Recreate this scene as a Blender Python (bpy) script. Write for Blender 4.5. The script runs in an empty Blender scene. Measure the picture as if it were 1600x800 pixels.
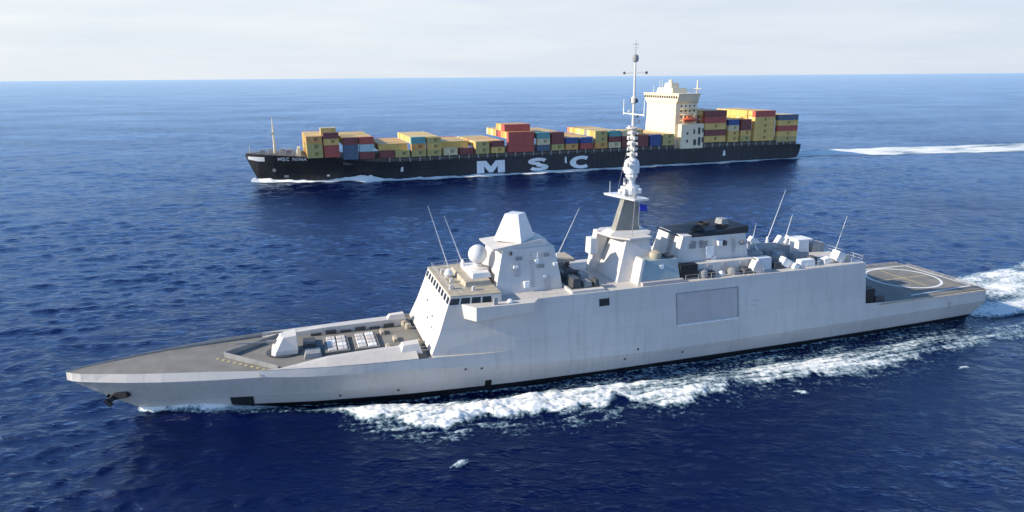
import bpy, bmesh, math, random
import numpy as np
from mathutils import Vector, Matrix

random.seed(7)
C = bpy.context.scene.collection
sc = bpy.context.scene
R = math.radians

# ------------------------------------------------------------------ camera
CAM_H = 42.0
F_PX = 1081.0                      # focal length in pixels of a 1600 px wide picture
cam_d = bpy.data.cameras.new('camera')
cam = bpy.data.objects.new('camera', cam_d)
C.objects.link(cam)
cam_d.sensor_width = 36.0
cam_d.lens = 36.0 * F_PX / 1600.0
cam_d.clip_start = 1.0
cam_d.clip_end = 200000.0
pitch = math.atan((400 - 119.8) / F_PX)
roll = math.atan(13 / 1600.0)
fw = Vector((0, math.cos(pitch), -math.sin(pitch)))
rt0 = Vector((1, 0, 0))
up0 = rt0.cross(fw)
rt = rt0 * math.cos(roll) - up0 * math.sin(roll)
up = rt0 * math.sin(roll) + up0 * math.cos(roll)
m = Matrix((rt, up, -fw)).transposed().to_4x4()
m.translation = Vector((0, 0, CAM_H))
cam.matrix_world = m
sc.camera = cam

# ------------------------------------------------------------------ light
SUN_EL = 25.5
SUN_DIR = Vector((-math.cos(R(SUN_EL)) * 0.981, -math.cos(R(SUN_EL)) * 0.190, math.sin(R(SUN_EL)))).normalized()
sun_d = bpy.data.lights.new('sun', 'SUN')
sun_d.energy = 4.4
sun_d.angle = R(0.6)
sun_d.color = (1.0, 0.90, 0.74)
sun = bpy.data.objects.new('sun', sun_d)
sun.rotation_euler = SUN_DIR.to_track_quat('Z', 'Y').to_euler()
sun.location = SUN_DIR * 500
C.objects.link(sun)

world = bpy.data.worlds.new('World')
sc.world = world
world.use_nodes = True
wt = world.node_tree
for n in list(wt.nodes):
    wt.nodes.remove(n)
def wn(t, **k):
    n = wt.nodes.new(t)
    for a, b in k.items():
        setattr(n, a, b)
    return n
w_out = wn('ShaderNodeOutputWorld')
w_bg = wn('ShaderNodeBackground')
w_bg.inputs['Strength'].default_value = 0.15
sky = wn('ShaderNodeTexSky')
sky.sky_type = 'NISHITA'
sky.sun_disc = False
sky.sun_elevation = R(SUN_EL)
sky.sun_rotation = math.atan2(SUN_DIR.x, SUN_DIR.y)
sky.air_density = 1.0
sky.dust_density = 0.6
sky.ozone_density = 3.0
tc = wn('ShaderNodeTexCoord')
sep = wn('ShaderNodeSeparateXYZ')
wt.links.new(tc.outputs['Generated'], sep.inputs[0])
# thin high haze: a pale veil low over the horizon, broken by soft streaks, whiter towards the sun
mr = wn('ShaderNodeMapRange')
mr.inputs['From Min'].default_value = 0.29
mr.inputs['From Max'].default_value = 0.55
mr.inputs['To Min'].default_value = 0.96
mr.inputs['To Max'].default_value = 0.0
mr.interpolation_type = 'SMOOTHSTEP'
wt.links.new(sep.outputs['Z'], mr.inputs['Value'])
mp = wn('ShaderNodeMapping')
mp.inputs['Scale'].default_value = (2.4, 2.4, 22.0)
wt.links.new(tc.outputs['Generated'], mp.inputs[0])
ns = wn('ShaderNodeTexNoise')
ns.inputs['Scale'].default_value = 1.5
ns.inputs['Detail'].default_value = 8.0
ns.inputs['Roughness'].default_value = 0.58
wt.links.new(mp.outputs[0], ns.inputs['Vector'])
# white cloud amount = streak noise + bias towards the sun side
wx = wn('ShaderNodeMath', operation='MULTIPLY_ADD')
wt.links.new(sep.outputs['X'], wx.inputs[0]); wx.inputs[1].default_value = -0.42
wt.links.new(ns.outputs['Fac'], wx.inputs[2])
wz = wn('ShaderNodeMath', operation='MULTIPLY_ADD')
wt.links.new(sep.outputs['Z'], wz.inputs[0]); wz.inputs[1].default_value = 2.2
wt.links.new(wx.outputs[0], wz.inputs[2])
nr = wn('ShaderNodeMapRange')
nr.inputs['From Min'].default_value = 0.30
nr.inputs['From Max'].default_value = 1.1
wt.links.new(wz.outputs[0], nr.inputs['Value'])
cl = wn('ShaderNodeMix', data_type='RGBA')
cl.inputs[6].default_value = (3.05, 3.38, 3.92, 1)       # grey lavender veil
cl.inputs[7].default_value = (4.05, 4.22, 4.32, 1)      # sunlit thin cloud
wt.links.new(nr.outputs[0], cl.inputs['Factor'])
hs = wn('ShaderNodeHueSaturation')
hs.inputs['Saturation'].default_value = 1.35
hs.inputs['Value'].default_value = 0.68
wt.links.new(sky.outputs[0], hs.inputs['Color'])
mix = wn('ShaderNodeMix', data_type='RGBA')
wt.links.new(mr.outputs[0], mix.inputs['Factor'])
wt.links.new(hs.outputs[0], mix.inputs[6])
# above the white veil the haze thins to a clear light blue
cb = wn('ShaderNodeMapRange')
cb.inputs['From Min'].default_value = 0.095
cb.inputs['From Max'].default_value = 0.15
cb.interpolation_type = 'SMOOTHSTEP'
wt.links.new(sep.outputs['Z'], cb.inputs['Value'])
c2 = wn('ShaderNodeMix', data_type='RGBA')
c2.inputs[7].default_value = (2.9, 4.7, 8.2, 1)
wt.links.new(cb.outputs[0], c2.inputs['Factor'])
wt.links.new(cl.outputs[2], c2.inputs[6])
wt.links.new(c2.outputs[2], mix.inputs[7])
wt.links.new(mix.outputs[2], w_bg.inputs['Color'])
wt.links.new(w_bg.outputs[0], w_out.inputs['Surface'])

sc.view_settings.view_transform = 'Standard'
sc.view_settings.look = 'None'
sc.view_settings.exposure = 0.6
sc.view_settings.gamma = 1.0
sc.view_settings.use_curve_mapping = False
sc.cycles.max_bounces = 6
sc.cycles.transparent_max_bounces = 12

# ------------------------------------------------------------------ helpers
def tag(o, label=None, cat=None, group=None, kind=None):
    if label: o['label'] = label
    if cat: o['category'] = cat
    if group: o['group'] = group
    if kind: o['kind'] = kind
    return o

def empty(name, loc=(0, 0, 0), rz=0.0, parent=None):
    o = bpy.data.objects.new(name, None)
    o.location = loc
    o.rotation_euler = (0, 0, rz)
    o.parent = parent
    C.objects.link(o)
    return o

class MB:
    """collects vertices and faces, then links them as one mesh object"""
    def __init__(self):
        self.v, self.f, self.mi = [], [], []
    def add(self, verts, faces, mi=0):
        b = len(self.v)
        self.v += [tuple(p) for p in verts]
        self.f += [tuple(b + i for i in f) for f in faces]
        self.mi += [mi] * len(faces)
        return self
    def box(self, x0, x1, y0, y1, z0, z1, mi=0, inset=0.0, ztop=None):
        a = inset
        vs = [(x0, y0, z0), (x1, y0, z0), (x1, y1, z0), (x0, y1, z0),
              (x0 + a, y0 + a, z1), (x1 - a, y0 + a, z1), (x1 - a, y1 - a, z1), (x0 + a, y1 - a, z1)]
        return self.add(vs, [(3, 2, 1, 0), (4, 5, 6, 7), (0, 1, 5, 4), (1, 2, 6, 5), (2, 3, 7, 6), (3, 0, 4, 7)], mi)
    def obox(self, c, dims, rot=(0, 0, 0), mi=0):
        M = Matrix.Translation(c) @ (Matrix.Rotation(rot[2], 4, 'Z') @ Matrix.Rotation(rot[1], 4, 'Y') @ Matrix.Rotation(rot[0], 4, 'X'))
        dx, dy, dz = [d / 2 for d in dims]
        vs = [M @ Vector(p) for p in [(-dx, -dy, -dz), (dx, -dy, -dz), (dx, dy, -dz), (-dx, dy, -dz), (-dx, -dy, dz), (dx, -dy, dz), (dx, dy, dz), (-dx, dy, dz)]]
        return self.add(vs, [(3, 2, 1, 0), (4, 5, 6, 7), (0, 1, 5, 4), (1, 2, 6, 5), (2, 3, 7, 6), (3, 0, 4, 7)], mi)
    def rings(self, rings, mi=0, cap0=True, cap1=True, closed=True):
        n = len(rings[0]); b = len(self.v)
        for r in rings: self.v += [tuple(p) for p in r]
        nn = n if closed else n - 1
        for k in range(len(rings) - 1):
            for i in range(nn):
                j = (i + 1) % n
                self.f.append((b + k * n + i, b + k * n + j, b + (k + 1) * n + j, b + (k + 1) * n + i)); self.mi.append(mi)
        if cap0: self.f.append(tuple(b + i for i in reversed(range(n)))); self.mi.append(mi)
        if cap1: self.f.append(tuple(b + (len(rings) - 1) * n + i for i in range(n))); self.mi.append(mi)
        return self
    def prism(self, poly, z0, z1, mi=0):
        return self.rings([[(p[0], p[1], z0) for p in poly], [(p[0], p[1], z1) for p in poly]], mi)
    def tube(self, pts, r0, r1=None, n=8, mi=0):
        pts = [Vector(p) for p in pts]
        r1 = r0 if r1 is None else r1
        rings = []
        for i, p in enumerate(pts):
            d = (pts[min(i + 1, len(pts) - 1)] - pts[max(i - 1, 0)]).normalized()
            a = d.orthogonal().normalized(); b2 = d.cross(a)
            r = r0 + (r1 - r0) * i / (len(pts) - 1)
            rings.append([p + a * (r * math.cos(2 * math.pi * k / n)) + b2 * (r * math.sin(2 * math.pi * k / n)) for k in range(n)])
        return self.rings(rings, mi)
    def lathe(self, prof, c=(0, 0, 0), n=20, mi=0):
        rings = [[(c[0] + r * math.cos(2 * math.pi * k / n), c[1] + r * math.sin(2 * math.pi * k / n), c[2] + z) for k in range(n)] for r, z in prof]
        return self.rings(rings, mi)
    def build(self, name, mats, parent=None, smooth=False, fix=True, bevel=0.0):
        me = bpy.data.meshes.new(name)
        me.from_pydata(self.v, [], self.f)
        if not isinstance(mats, (list, tuple)): mats = [mats]
        for mt in mats: me.materials.append(mt)
        me.polygons.foreach_set('material_index', self.mi)
        if smooth: me.polygons.foreach_set('use_smooth', [True] * len(self.f))
        if fix:
            bm = bmesh.new(); bm.from_mesh(me)
            bmesh.ops.recalc_face_normals(bm, faces=bm.faces)
            bm.to_mesh(me); bm.free()
        me.update()
        if smooth:
            try: me.set_sharp_from_angle(angle=R(38))
            except Exception: pass
        o = bpy.data.objects.new(name, me)
        C.objects.link(o)
        if parent: o.parent = parent
        if bevel:
            bv = o.modifiers.new('bevel', 'BEVEL'); bv.width = bevel; bv.segments = 2; bv.limit_method = 'ANGLE'
        return o

def lerp_table(t, x):
    """piecewise-linear table with descending or ascending keys"""
    t = sorted(t)
    if x <= t[0][0]: return t[0][1]
    for (a, va), (b, vb) in zip(t, t[1:]):
        if x <= b: return va + (vb - va) * (x - a) / (b - a)
    return t[-1][1]

# ------------------------------------------------------------------ materials
def newmat(name):
    mt = bpy.data.materials.new(name); mt.use_nodes = True
    nt = mt.node_tree
    for n in list(nt.nodes): nt.nodes.remove(n)
    out = nt.nodes.new('ShaderNodeOutputMaterial')
    return mt, nt, out

def paint(name, col, rough=0.55, var=0.10, scale=0.35, streak=0.0, streak_col=None, metal=0.0, bump=0.0, rust=0.0, seams=0.0):
    """weathered paint: broad tone variation, vertical streaks, specks of rust"""
    mt, nt, out = newmat(name)
    L = nt.links.new
    p = nt.nodes.new('ShaderNodeBsdfPrincipled')
    p.inputs['Roughness'].default_value = rough
    p.inputs['Metallic'].default_value = metal
    tc = nt.nodes.new('ShaderNodeTexCoord')
    n1 = nt.nodes.new('ShaderNodeTexNoise'); n1.inputs['Scale'].default_value = scale; n1.inputs['Detail'].default_value = 6
    L(tc.outputs['Object'], n1.inputs['Vector'])
    r1 = nt.nodes.new('ShaderNodeMapRange')
    r1.inputs['From Min'].default_value = 0.3; r1.inputs['From Max'].default_value = 0.7
    r1.inputs['To Min'].default_value = 1 - var; r1.inputs['To Max'].default_value = 1 + var
    L(n1.outputs['Fac'], r1.inputs['Value'])
    mixc = nt.nodes.new('ShaderNodeVectorMath'); mixc.operation = 'SCALE'
    mixc.inputs[0].default_value = col
    L(r1.outputs[0], mixc.inputs['Scale'])
    col_out = mixc.outputs[0]
    if streak > 0:
        mp = nt.nodes.new('ShaderNodeMapping'); mp.inputs['Scale'].default_value = (1.3, 1.3, 0.06)
        L(tc.outputs['Object'], mp.inputs[0])
        n2 = nt.nodes.new('ShaderNodeTexNoise'); n2.inputs['Scale'].default_value = 1.0; n2.inputs['Detail'].default_value = 5
        L(mp.outputs[0], n2.inputs['Vector'])
        r2 = nt.nodes.new('ShaderNodeMapRange')
        r2.inputs['From Min'].default_value = 0.52; r2.inputs['From Max'].default_value = 0.78
        r2.inputs['To Min'].default_value = 0; r2.inputs['To Max'].default_value = streak
        L(n2.outputs['Fac'], r2.inputs['Value'])
        mx = nt.nodes.new('ShaderNodeMix'); mx.data_type = 'RGBA'
        L(r2.outputs[0], mx.inputs['Factor']); L(col_out, mx.inputs[6])
        sc_ = streak_col or (col[0] * .55, col[1] * .52, col[2] * .48)
        mx.inputs[7].default_value = (*sc_, 1)
        col_out = mx.outputs[2]
    if rust > 0:
        n3 = nt.nodes.new('ShaderNodeTexNoise'); n3.inputs['Scale'].default_value = 0.9; n3.inputs['Detail'].default_value = 9; n3.inputs['Roughness'].default_value = .7
        L(tc.outputs['Object'], n3.inputs['Vector'])
        r3 = nt.nodes.new('ShaderNodeMapRange'); r3.inputs['From Min'].default_value = 0.62; r3.inputs['From Max'].default_value = 0.72
        r3.inputs['To Max'].default_value = rust
        L(n3.outputs['Fac'], r3.inputs['Value'])
        mx3 = nt.nodes.new('ShaderNodeMix'); mx3.data_type = 'RGBA'
        L(r3.outputs[0], mx3.inputs['Factor']); L(col_out, mx3.inputs[6]); mx3.inputs[7].default_value = (.16, .07, .03, 1)
        col_out = mx3.outputs[2]
    if seams > 0:      # welded plates: faint lines along the strakes and frames
        sx_ = nt.nodes.new('ShaderNodeSeparateXYZ'); L(tc.outputs['Object'], sx_.inputs[0])
        cx_ = nt.nodes.new('ShaderNodeCombineXYZ'); L(sx_.outputs['X'], cx_.inputs['X']); L(sx_.outputs['Z'], cx_.inputs['Y'])
        bk = nt.nodes.new('ShaderNodeTexBrick'); bk.inputs['Scale'].default_value = 1.0
        bk.inputs['Brick Width'].default_value = 7.3; bk.inputs['Row Height'].default_value = 2.35; bk.inputs['Mortar Size'].default_value = .035; bk.inputs['Mortar Smooth'].default_value = .4
        bk.inputs['Color1'].default_value = (1, 1, 1, 1); bk.inputs['Color2'].default_value = (.955, .955, .96, 1); bk.inputs['Mortar'].default_value = (1 - seams, 1 - seams, 1 - seams, 1)
        L(cx_.outputs[0], bk.inputs['Vector'])
        ms_ = nt.nodes.new('ShaderNodeMix'); ms_.data_type = 'RGBA'; ms_.blend_type = 'MULTIPLY'; ms_.inputs['Factor'].default_value = 1.0
        L(col_out, ms_.inputs[6]); L(bk.outputs['Color'], ms_.inputs[7]); col_out = ms_.outputs[2]
    L(col_out, p.inputs['Base Color'])
    if bump > 0:
        b = nt.nodes.new('ShaderNodeBump'); b.inputs['Strength'].default_value = bump; b.inputs['Distance'].default_value = 0.05
        n4 = nt.nodes.new('ShaderNodeTexNoise'); n4.inputs['Scale'].default_value = 0.7; n4.inputs['Detail'].default_value = 3
        L(tc.outputs['Object'], n4.inputs['Vector'])
        L(n4.outputs['Fac'], b.inputs['Height']); L(b.outputs[0], p.inputs['Normal'])
    L(p.outputs[0], out.inputs['Surface'])
    return mt

M_hull = paint('naval_grey', (0.60, 0.555, 0.50), .5, .07, .12, streak=.3, bump=.3, seams=.16)
M_grey = paint('naval_grey_upper', (0.63, 0.585, 0.53), .5, .06, .4, streak=.18)
M_door = paint('naval_grey_door', (0.46, 0.42, 0.40), .55, .08, .5, streak=.2)
M_boot = paint('black_boot_paint', (0.012, 0.012, 0.014), .45, .3, .3)
M_deck = paint('grey_deck_paint', (0.215, 0.20, 0.175), .8, .16, .45, rust=.12)
M_fdeck = paint('flight_deck_paint', (0.205, 0.19, 0.165), .85, .18, .5, rust=.15)
M_black = paint('black_matt', (0.012, 0.012, 0.013), .6, .3, .6)
M_dark = paint('dark_grey_gear', (0.06, 0.062, 0.066), .6, .3, .9)
M_mid = paint('mid_grey_gear', (0.27, 0.27, 0.265), .6, .2, .9)
M_white = paint('white_marking', (0.8, 0.79, 0.76), .6, .12, 1.2)
M_cream = paint('pale_hatch_paint', (0.62, 0.56, 0.5), .6, .12, 1.4)
M_yellowmark = paint('yellow_marking', (0.55, 0.45, 0.2), .65, .2, 1.3)
M_lattice = paint('bare_grey_mast', (0.25, 0.235, 0.20), .6, .15, .9, streak=.2)
M_teal = paint('grey_green_cover', (0.30, 0.37, 0.38), .65, .1, .8)
M_radome = paint('radome_white', (0.66, 0.655, 0.64), .45, .04, .8)
M_wood = paint('tan_cover', (0.42, 0.36, 0.27), .7, .2, 1.0)
M_chull = paint('black_ship_hull', (0.018, 0.019, 0.022), .5, .4, .08, streak=.7, streak_col=(.07, .055, .045), rust=.45)
M_cdeck = paint('green_brown_deck', (0.10, 0.085, 0.07), .75, .25, .3)
M_house = paint('white_deckhouse_paint', (0.80, 0.67, 0.45), .5, .05, .2, streak=.2, streak_col=(.5, .42, .3))
M_orange = paint('orange_lifeboat_paint', (0.75, 0.13, 0.04), .45, .1, .8)
M_flag = paint('blue_flag_cloth', (0.03, 0.05, 0.42), .8, .15, 2.0)
M_steel = paint('stanchion_steel', (0.36, 0.34, 0.31), .6, .2, .6, rust=.3)

def glass():
    mt, nt, out = newmat('dark_window_glass')
    p = nt.nodes.new('ShaderNodeBsdfPrincipled')
    p.inputs['Base Color'].default_value = (.02, .025, .03, 1); p.inputs['Roughness'].default_value = .08
    nt.links.new(p.outputs[0], out.inputs['Surface'])
    return mt
M_glass = glass()

# ------------------------------------------------------------------ ship frames
TH_F = R(17.8)
F_ORG = Vector((12.1, 102.05, 0))
F_AX = np.array([-math.cos(TH_F), -math.sin(TH_F)]); F_AY = np.array([math.sin(TH_F), -math.cos(TH_F)])
TH_C = R(19.3)
C_ORG = Vector((21.06, 333.66, 0))
C_AX = np.array([-math.cos(TH_C), -math.sin(TH_C)]); C_AY = np.array([math.sin(TH_C), -math.cos(TH_C)])

# ------------------------------------------------------------------ sea
rng = np.random.RandomState(11)
WAVES = []
for k in range(84):
    lam = 1.15 * (15.0 / 1.15) ** (rng.rand() ** 1.15)
    ang = (R(302) + rng.randn() * R(24)) if rng.rand() < .58 else (R(236) + rng.randn() * R(26))   # two crossing trains of wind waves
    steep = 0.026 * (0.7 + 0.6 * rng.rand())
    WAVES.append((lam, ang, steep * lam / (2 * math.pi) * (1.0 if lam < 6 else 0.7), rng.rand() * 2 * math.pi))
WAVES.append((31.0, R(250), 0.10, 1.0)); WAVES.append((24.0, R(290), 0.08, 2.2))

def ship_xy(X, Y, org, AX, AY):
    dx, dy = X - org.x, Y - org.y
    return dx * AX[0] + dy * AX[1], dx * AY[0] + dy * AY[1]

FOAM_YC = [(62, 1.2), (57, 2.6), (50, 5.6), (44, 7.8), (37, 9.6), (30, 13.2), (25, 14.8), (18, 14.4), (10, 15.3), (2, 15.5), (-7, 17.0), (-20, 16.8), (-33, 17.0), (-47, 16.4), (-61, 15.2), (-75, 14)]
def tab(t, x):
    t = sorted(t); return np.interp(x, [a for a, b in t], [b for a, b in t])

def sea_z(X, Y):
    X = np.asarray(X, float); Y = np.asarray(Y, float)
    r = np.hypot(X, Y)
    spacing = np.maximum(r * 0.0030, 0.12)
    spacing = np.where((Y < 0.42 * r), spacing * 4 + 2, spacing)
    z = np.zeros_like(X)
    # gusts: broad patches of rougher and calmer water
    gust = 0.85 + 0.25 * np.sin(X * 0.021 + Y * 0.034 + 1.0) * np.sin(Y * 0.017 - X * 0.013) + 0.18 * np.sin(X * 0.06 - Y * 0.047)
    sx, sy = ship_xy(X, Y, F_ORG, F_AX, F_AY)
    lee = np.exp(-((sy - 20) / 16.0) ** 2) * np.clip((66 - sx) / 12, 0, 1) * np.clip((sx + 90) / 40, 0, 1)   # smoother water beside the hull
    for lam, ang, a, ph in WAVES:
        kx, ky = math.cos(ang) * 2 * math.pi / lam, math.sin(ang) * 2 * math.pi / lam
        att = np.clip((lam / spacing - 3.0) / 3.0, 0, 1)
        p = kx * X + ky * Y + ph
        z += a * att * (gust if lam < 12 else 1.0) * (1 - 0.55 * lee if lam < 20 else 1.0) * (np.sin(p) + 0.22 * np.sin(2 * p + .5))
    # the wave thrown up by the bow runs along the hull
    yc = tab(FOAM_YC, sx)
    env = np.interp(sx, [-95, -60, -20, 20, 34, 50, 60, 64, 66], [0, .2, .35, .5, .55, .6, .55, .3, 0])
    z += env * np.exp(-((np.abs(sy) - yc) / 2.6) ** 2)
    # trough beside hull
    z -= 0.25 * env * np.exp(-((np.abs(sy) - yc + 4.5) / 2.2) ** 2)
    return z

def build_sea():
    ang = np.concatenate([np.arange(-60, 60, 0.16), np.arange(62, 298, 4.0)])
    ang = np.radians(ang)
    rad = np.concatenate([[4, 12, 22, 32], 40 * np.exp(np.arange(0, math.log(1800 / 40), 0.0030))])
    tail = rad[-1] * np.exp(np.arange(1, 90) * 0.045)
    rad = np.concatenate([rad, tail[tail < 75000]])
    A, Rr = np.meshgrid(ang, rad)
    X = np.sin(A) * Rr; Y = np.cos(A) * Rr
    Z = sea_z(X, Y)
    nr, na = X.shape
    co = np.stack([X, Y, Z], -1).reshape(-1, 3)
    i = np.arange(nr - 1)[:, None]; j = np.arange(na)[None, :]
    j2 = (j + 1) % na
    quads = np.stack([i * na + j, i * na + j2, (i + 1) * na + j2, (i + 1) * na + j], -1).reshape(-1, 4)
    quads = quads[:, ::-1]
    me = bpy.data.meshes.new('water')
    nv = len(co)
    co = np.vstack([co, [[0, 0, 0]]])
    tris = np.stack([np.full(na, nv), (np.arange(na) + 1) % na, np.arange(na)], -1)
    me.vertices.add(nv + 1); me.vertices.foreach_set('co', co.ravel())
    nl = quads.size + tris.size
    me.loops.add(nl); me.loops.foreach_set('vertex_index', np.concatenate([quads.ravel(), tris.ravel()]).astype(np.int32))
    npoly = len(quads) + len(tris)
    me.polygons.add(npoly)
    ls = np.concatenate([np.arange(len(quads)) * 4, quads.size + np.arange(len(tris)) * 3])
    me.polygons.foreach_set('loop_start', ls.astype(np.int32))
    me.polygons.foreach_set('use_smooth', [True] * npoly)
    me.update(calc_edges=True); me.validate()
    if me.polygons[0].normal.z < 0: me.flip_normals()
    # material
    mt, nt, out = newmat('sea_water')
    L = nt.links.new
    # light scattered back from deep water, under a slightly blue-tinted reflecting surface
    body = nt.nodes.new('ShaderNodeBsdfDiffuse'); body.inputs['Color'].default_value = (0.0003, 0.0028, 0.040, 1)
    gl = nt.nodes.new('ShaderNodeBsdfGlossy'); gl.inputs['Color'].default_value = (0.66, 0.84, 1.0, 1); gl.inputs['Roughness'].default_value = 0.12
    fr = nt.nodes.new('ShaderNodeFresnel'); fr.inputs['IOR'].default_value = 1.37
    p = nt.nodes.new('ShaderNodeMixShader')
    L(fr.outputs[0], p.inputs[0]); L(body.outputs[0], p.inputs[1]); L(gl.outputs[0], p.inputs[2])
    g = nt.nodes.new('ShaderNodeNewGeometry')
    def noise(scale, detail, sx, sy, rz, rough=.55):
        mp = nt.nodes.new('ShaderNodeMapping'); mp.inputs['Scale'].default_value = (sx, sy, 1); mp.inputs['Rotation'].default_value = (0, 0, rz)
        L(g.outputs['Position'], mp.inputs[0])
        n = nt.nodes.new('ShaderNodeTexNoise'); n.inputs['Scale'].default_value = scale; n.inputs['Detail'].default_value = detail; n.inputs['Roughness'].default_value = rough
        L(mp.outputs[0], n.inputs['Vector'])
        return n.outputs['Fac']
    h1 = noise(0.8, 8, .5, 1.0, R(22), .66)
    h2 = noise(0.24, 4, .5, 1.0, R(-25))
    h3 = noise(2.4, 5, .5, 1.0, R(-20), .6)
    add = nt.nodes.new('ShaderNodeMath'); add.operation = 'MULTIPLY_ADD'
    L(h2, add.inputs[0]); add.inputs[1].default_value = 0.9; L(h1, add.inputs[2])
    add2 = nt.nodes.new('ShaderNodeMath'); add2.operation = 'MULTIPLY_ADD'
    L(h3, add2.inputs[0]); add2.inputs[1].default_value = .28; L(add.outputs[0], add2.inputs[2])
    b = nt.nodes.new('ShaderNodeBump'); b.inputs['Strength'].default_value = 1.0; b.inputs['Distance'].default_value = 0.42
    gust = noise(0.012, 4, .6, 1.0, R(15), .6)
    gm = nt.nodes.new('ShaderNodeMapRange'); gm.inputs['From Min'].default_value = .32; gm.inputs['From Max'].default_value = .68; gm.inputs['To Min'].default_value = .55; gm.inputs['To Max'].default_value = 1.25
    L(gust, gm.inputs['Value']); gd = nt.nodes.new('ShaderNodeMath'); gd.operation = 'MULTIPLY'; gd.inputs[1].default_value = .42
    L(gm.outputs[0], gd.inputs[0]); L(gd.outputs[0], b.inputs['Distance'])
    L(add2.outputs[0], b.inputs['Height']); L(b.outputs[0], gl.inputs['Normal']); L(b.outputs[0], fr.inputs['Normal'])
    L(p.outputs[0], out.inputs['Surface'])
    me.materials.append(mt)
    o = bpy.data.objects.new('water', me); C.objects.link(o)
    tag(o, 'deep blue open sea with short wind waves reaching the horizon', 'sea', kind='structure')
    return o
build_sea()

# value noise for shaping foam
_perm = np.random.RandomState(3).rand(256, 256)
def vnoise(x, y):
    xi = np.floor(x).astype(int); yi = np.floor(y).astype(int)
    fx, fy = x - xi, y - yi
    fx = fx * fx * (3 - 2 * fx); fy = fy * fy * (3 - 2 * fy)
    a = _perm[xi % 256, yi % 256]; b_ = _perm[(xi + 1) % 256, yi % 256]; c = _perm[xi % 256, (yi + 1) % 256]; d = _perm[(xi + 1) % 256, (yi + 1) % 256]
    return (a * (1 - fx) + b_ * fx) * (1 - fy) + (c * (1 - fx) + d * fx) * fy
def fbm(x, y, o=5):
    s = 0; a = .5; t = 0
    for k in range(o):
        s = s + a * vnoise(x * 2 ** k + 17 * k, y * 2 ** k + 31 * k); t += a; a *= .55
    return s / t

def foam_material():
    mt, nt, out = newmat('sea_foam')
    L = nt.links.new
    at = nt.nodes.new('ShaderNodeAttribute'); at.attribute_name = 'foam'
    g = nt.nodes.new('ShaderNodeNewGeometry')
    n = nt.nodes.new('ShaderNodeTexNoise'); n.inputs['Scale'].default_value = 1.5; n.inputs['Detail'].default_value = 9; n.inputs['Roughness'].default_value = .74
    L(g.outputs['Position'], n.inputs['Vector'])
    v = nt.nodes.new('ShaderNodeTexVoronoi'); v.inputs['Scale'].default_value = 0.9; v.feature = 'DISTANCE_TO_EDGE'
    mpv = nt.nodes.new('ShaderNodeVectorMath'); mpv.operation = 'MULTIPLY_ADD'
    L(n.outputs['Color'], mpv.inputs[0]); mpv.inputs[1].default_value = (1.4, 1.4, 1.4); L(g.outputs['Position'], mpv.inputs[2])
    L(mpv.outputs[0], v.inputs['Vector'])
    # density + noise -> coverage
    a1 = nt.nodes.new('ShaderNodeMath'); a1.operation = 'MULTIPLY_ADD'
    L(n.outputs['Fac'], a1.inputs[0]); a1.inputs[1].default_value = 1.9; L(at.outputs['Fac'], a1.inputs[2])
    a2 = nt.nodes.new('ShaderNodeMath'); a2.operation = 'MULTIPLY_ADD'
    L(v.outputs['Distance'], a2.inputs[0]); a2.inputs[1].default_value = -0.5; L(a1.outputs[0], a2.inputs[2])
    r = nt.nodes.new('ShaderNodeMapRange'); r.inputs['From Min'].default_value = 1.02; r.inputs['From Max'].default_value = 1.66
    L(a2.outputs[0], r.inputs['Value'])
    p = nt.nodes.new('ShaderNodeBsdfPrincipled'); p.inputs['Roughness'].default_value = .75
    rc = nt.nodes.new('ShaderNodeMapRange'); rc.inputs['From Min'].default_value = 1.1; rc.inputs['From Max'].default_value = 1.7
    L(a2.outputs[0], rc.inputs['Value'])
    mx = nt.nodes.new('ShaderNodeMix'); mx.data_type = 'RGBA'
    mx.inputs[6].default_value = (.20, .42, .52, 1); mx.inputs[7].default_value = (.88, .87, .83, 1)
    L(rc.outputs[0], mx.inputs['Factor']); L(mx.outputs[2], p.inputs['Base Color'])
    b = nt.nodes.new('ShaderNodeBump'); b.inputs['Strength'].default_value = .6; b.inputs['Distance'].default_value = .16
    L(n.outputs['Fac'], b.inputs['Height']); L(b.outputs[0], p.inputs['Normal'])
    tr = nt.nodes.new('ShaderNodeBsdfTransparent')
    ms = nt.nodes.new('ShaderNodeMixShader')
    L(r.outputs[0], ms.inputs[0]); L(tr.outputs[0], ms.inputs[1]); L(p.outputs[0], ms.inputs[2])
    L(ms.outputs[0], out.inputs['Surface'])
    return mt
M_foam = foam_material()

def foam_mesh(name, S, V, X, Y, dens, lump, label, cat='foam', lift=0.10, kind='stuff'):
    """S,V grid of along/across; X,Y world; dens coverage; lump extra height"""
    Z = sea_z(X, Y) + lift + lump
    nr, nc = X.shape
    co = np.stack([X, Y, Z], -1).reshape(-1, 3)
    i = np.arange(nr - 1)[:, None]; j = np.arange(nc - 1)[None, :]
    q = np.stack([i * nc + j, i * nc + j + 1, (i + 1) * nc + j + 1, (i + 1) * nc + j], -1).reshape(-1, 4)
    d = dens.ravel()
    keep = d[q].max(1) > 0.02
    q = q[keep]
    used = np.unique(q)
    remap = np.zeros(len(co), int); remap[used] = np.arange(len(used))
    co = co[used]; d = d[used]; q = remap[q]
    me = bpy.data.meshes.new(name)
    me.from_pydata(co.tolist(), [], q.tolist())
    at = me.attributes.new('foam', 'FLOAT', 'POINT'); at.data.foreach_set('value', d.astype(np.float32))
    me.polygons.foreach_set('use_smooth', [True] * len(me.polygons))
    me.update()
    if len(me.polygons) and me.polygons[0].normal.z < 0: me.flip_normals()
    me.materials.append(M_foam)
    o = bpy.data.objects.new(name, me); C.objects.link(o)
    tag(o, label, cat, kind=kind)
    return o

def to_world(sx, sy, org, AX, AY):
    return org.x + sx * AX[0] + sy * AY[0], org.y + sx * AX[1] + sy * AY[1]

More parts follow.
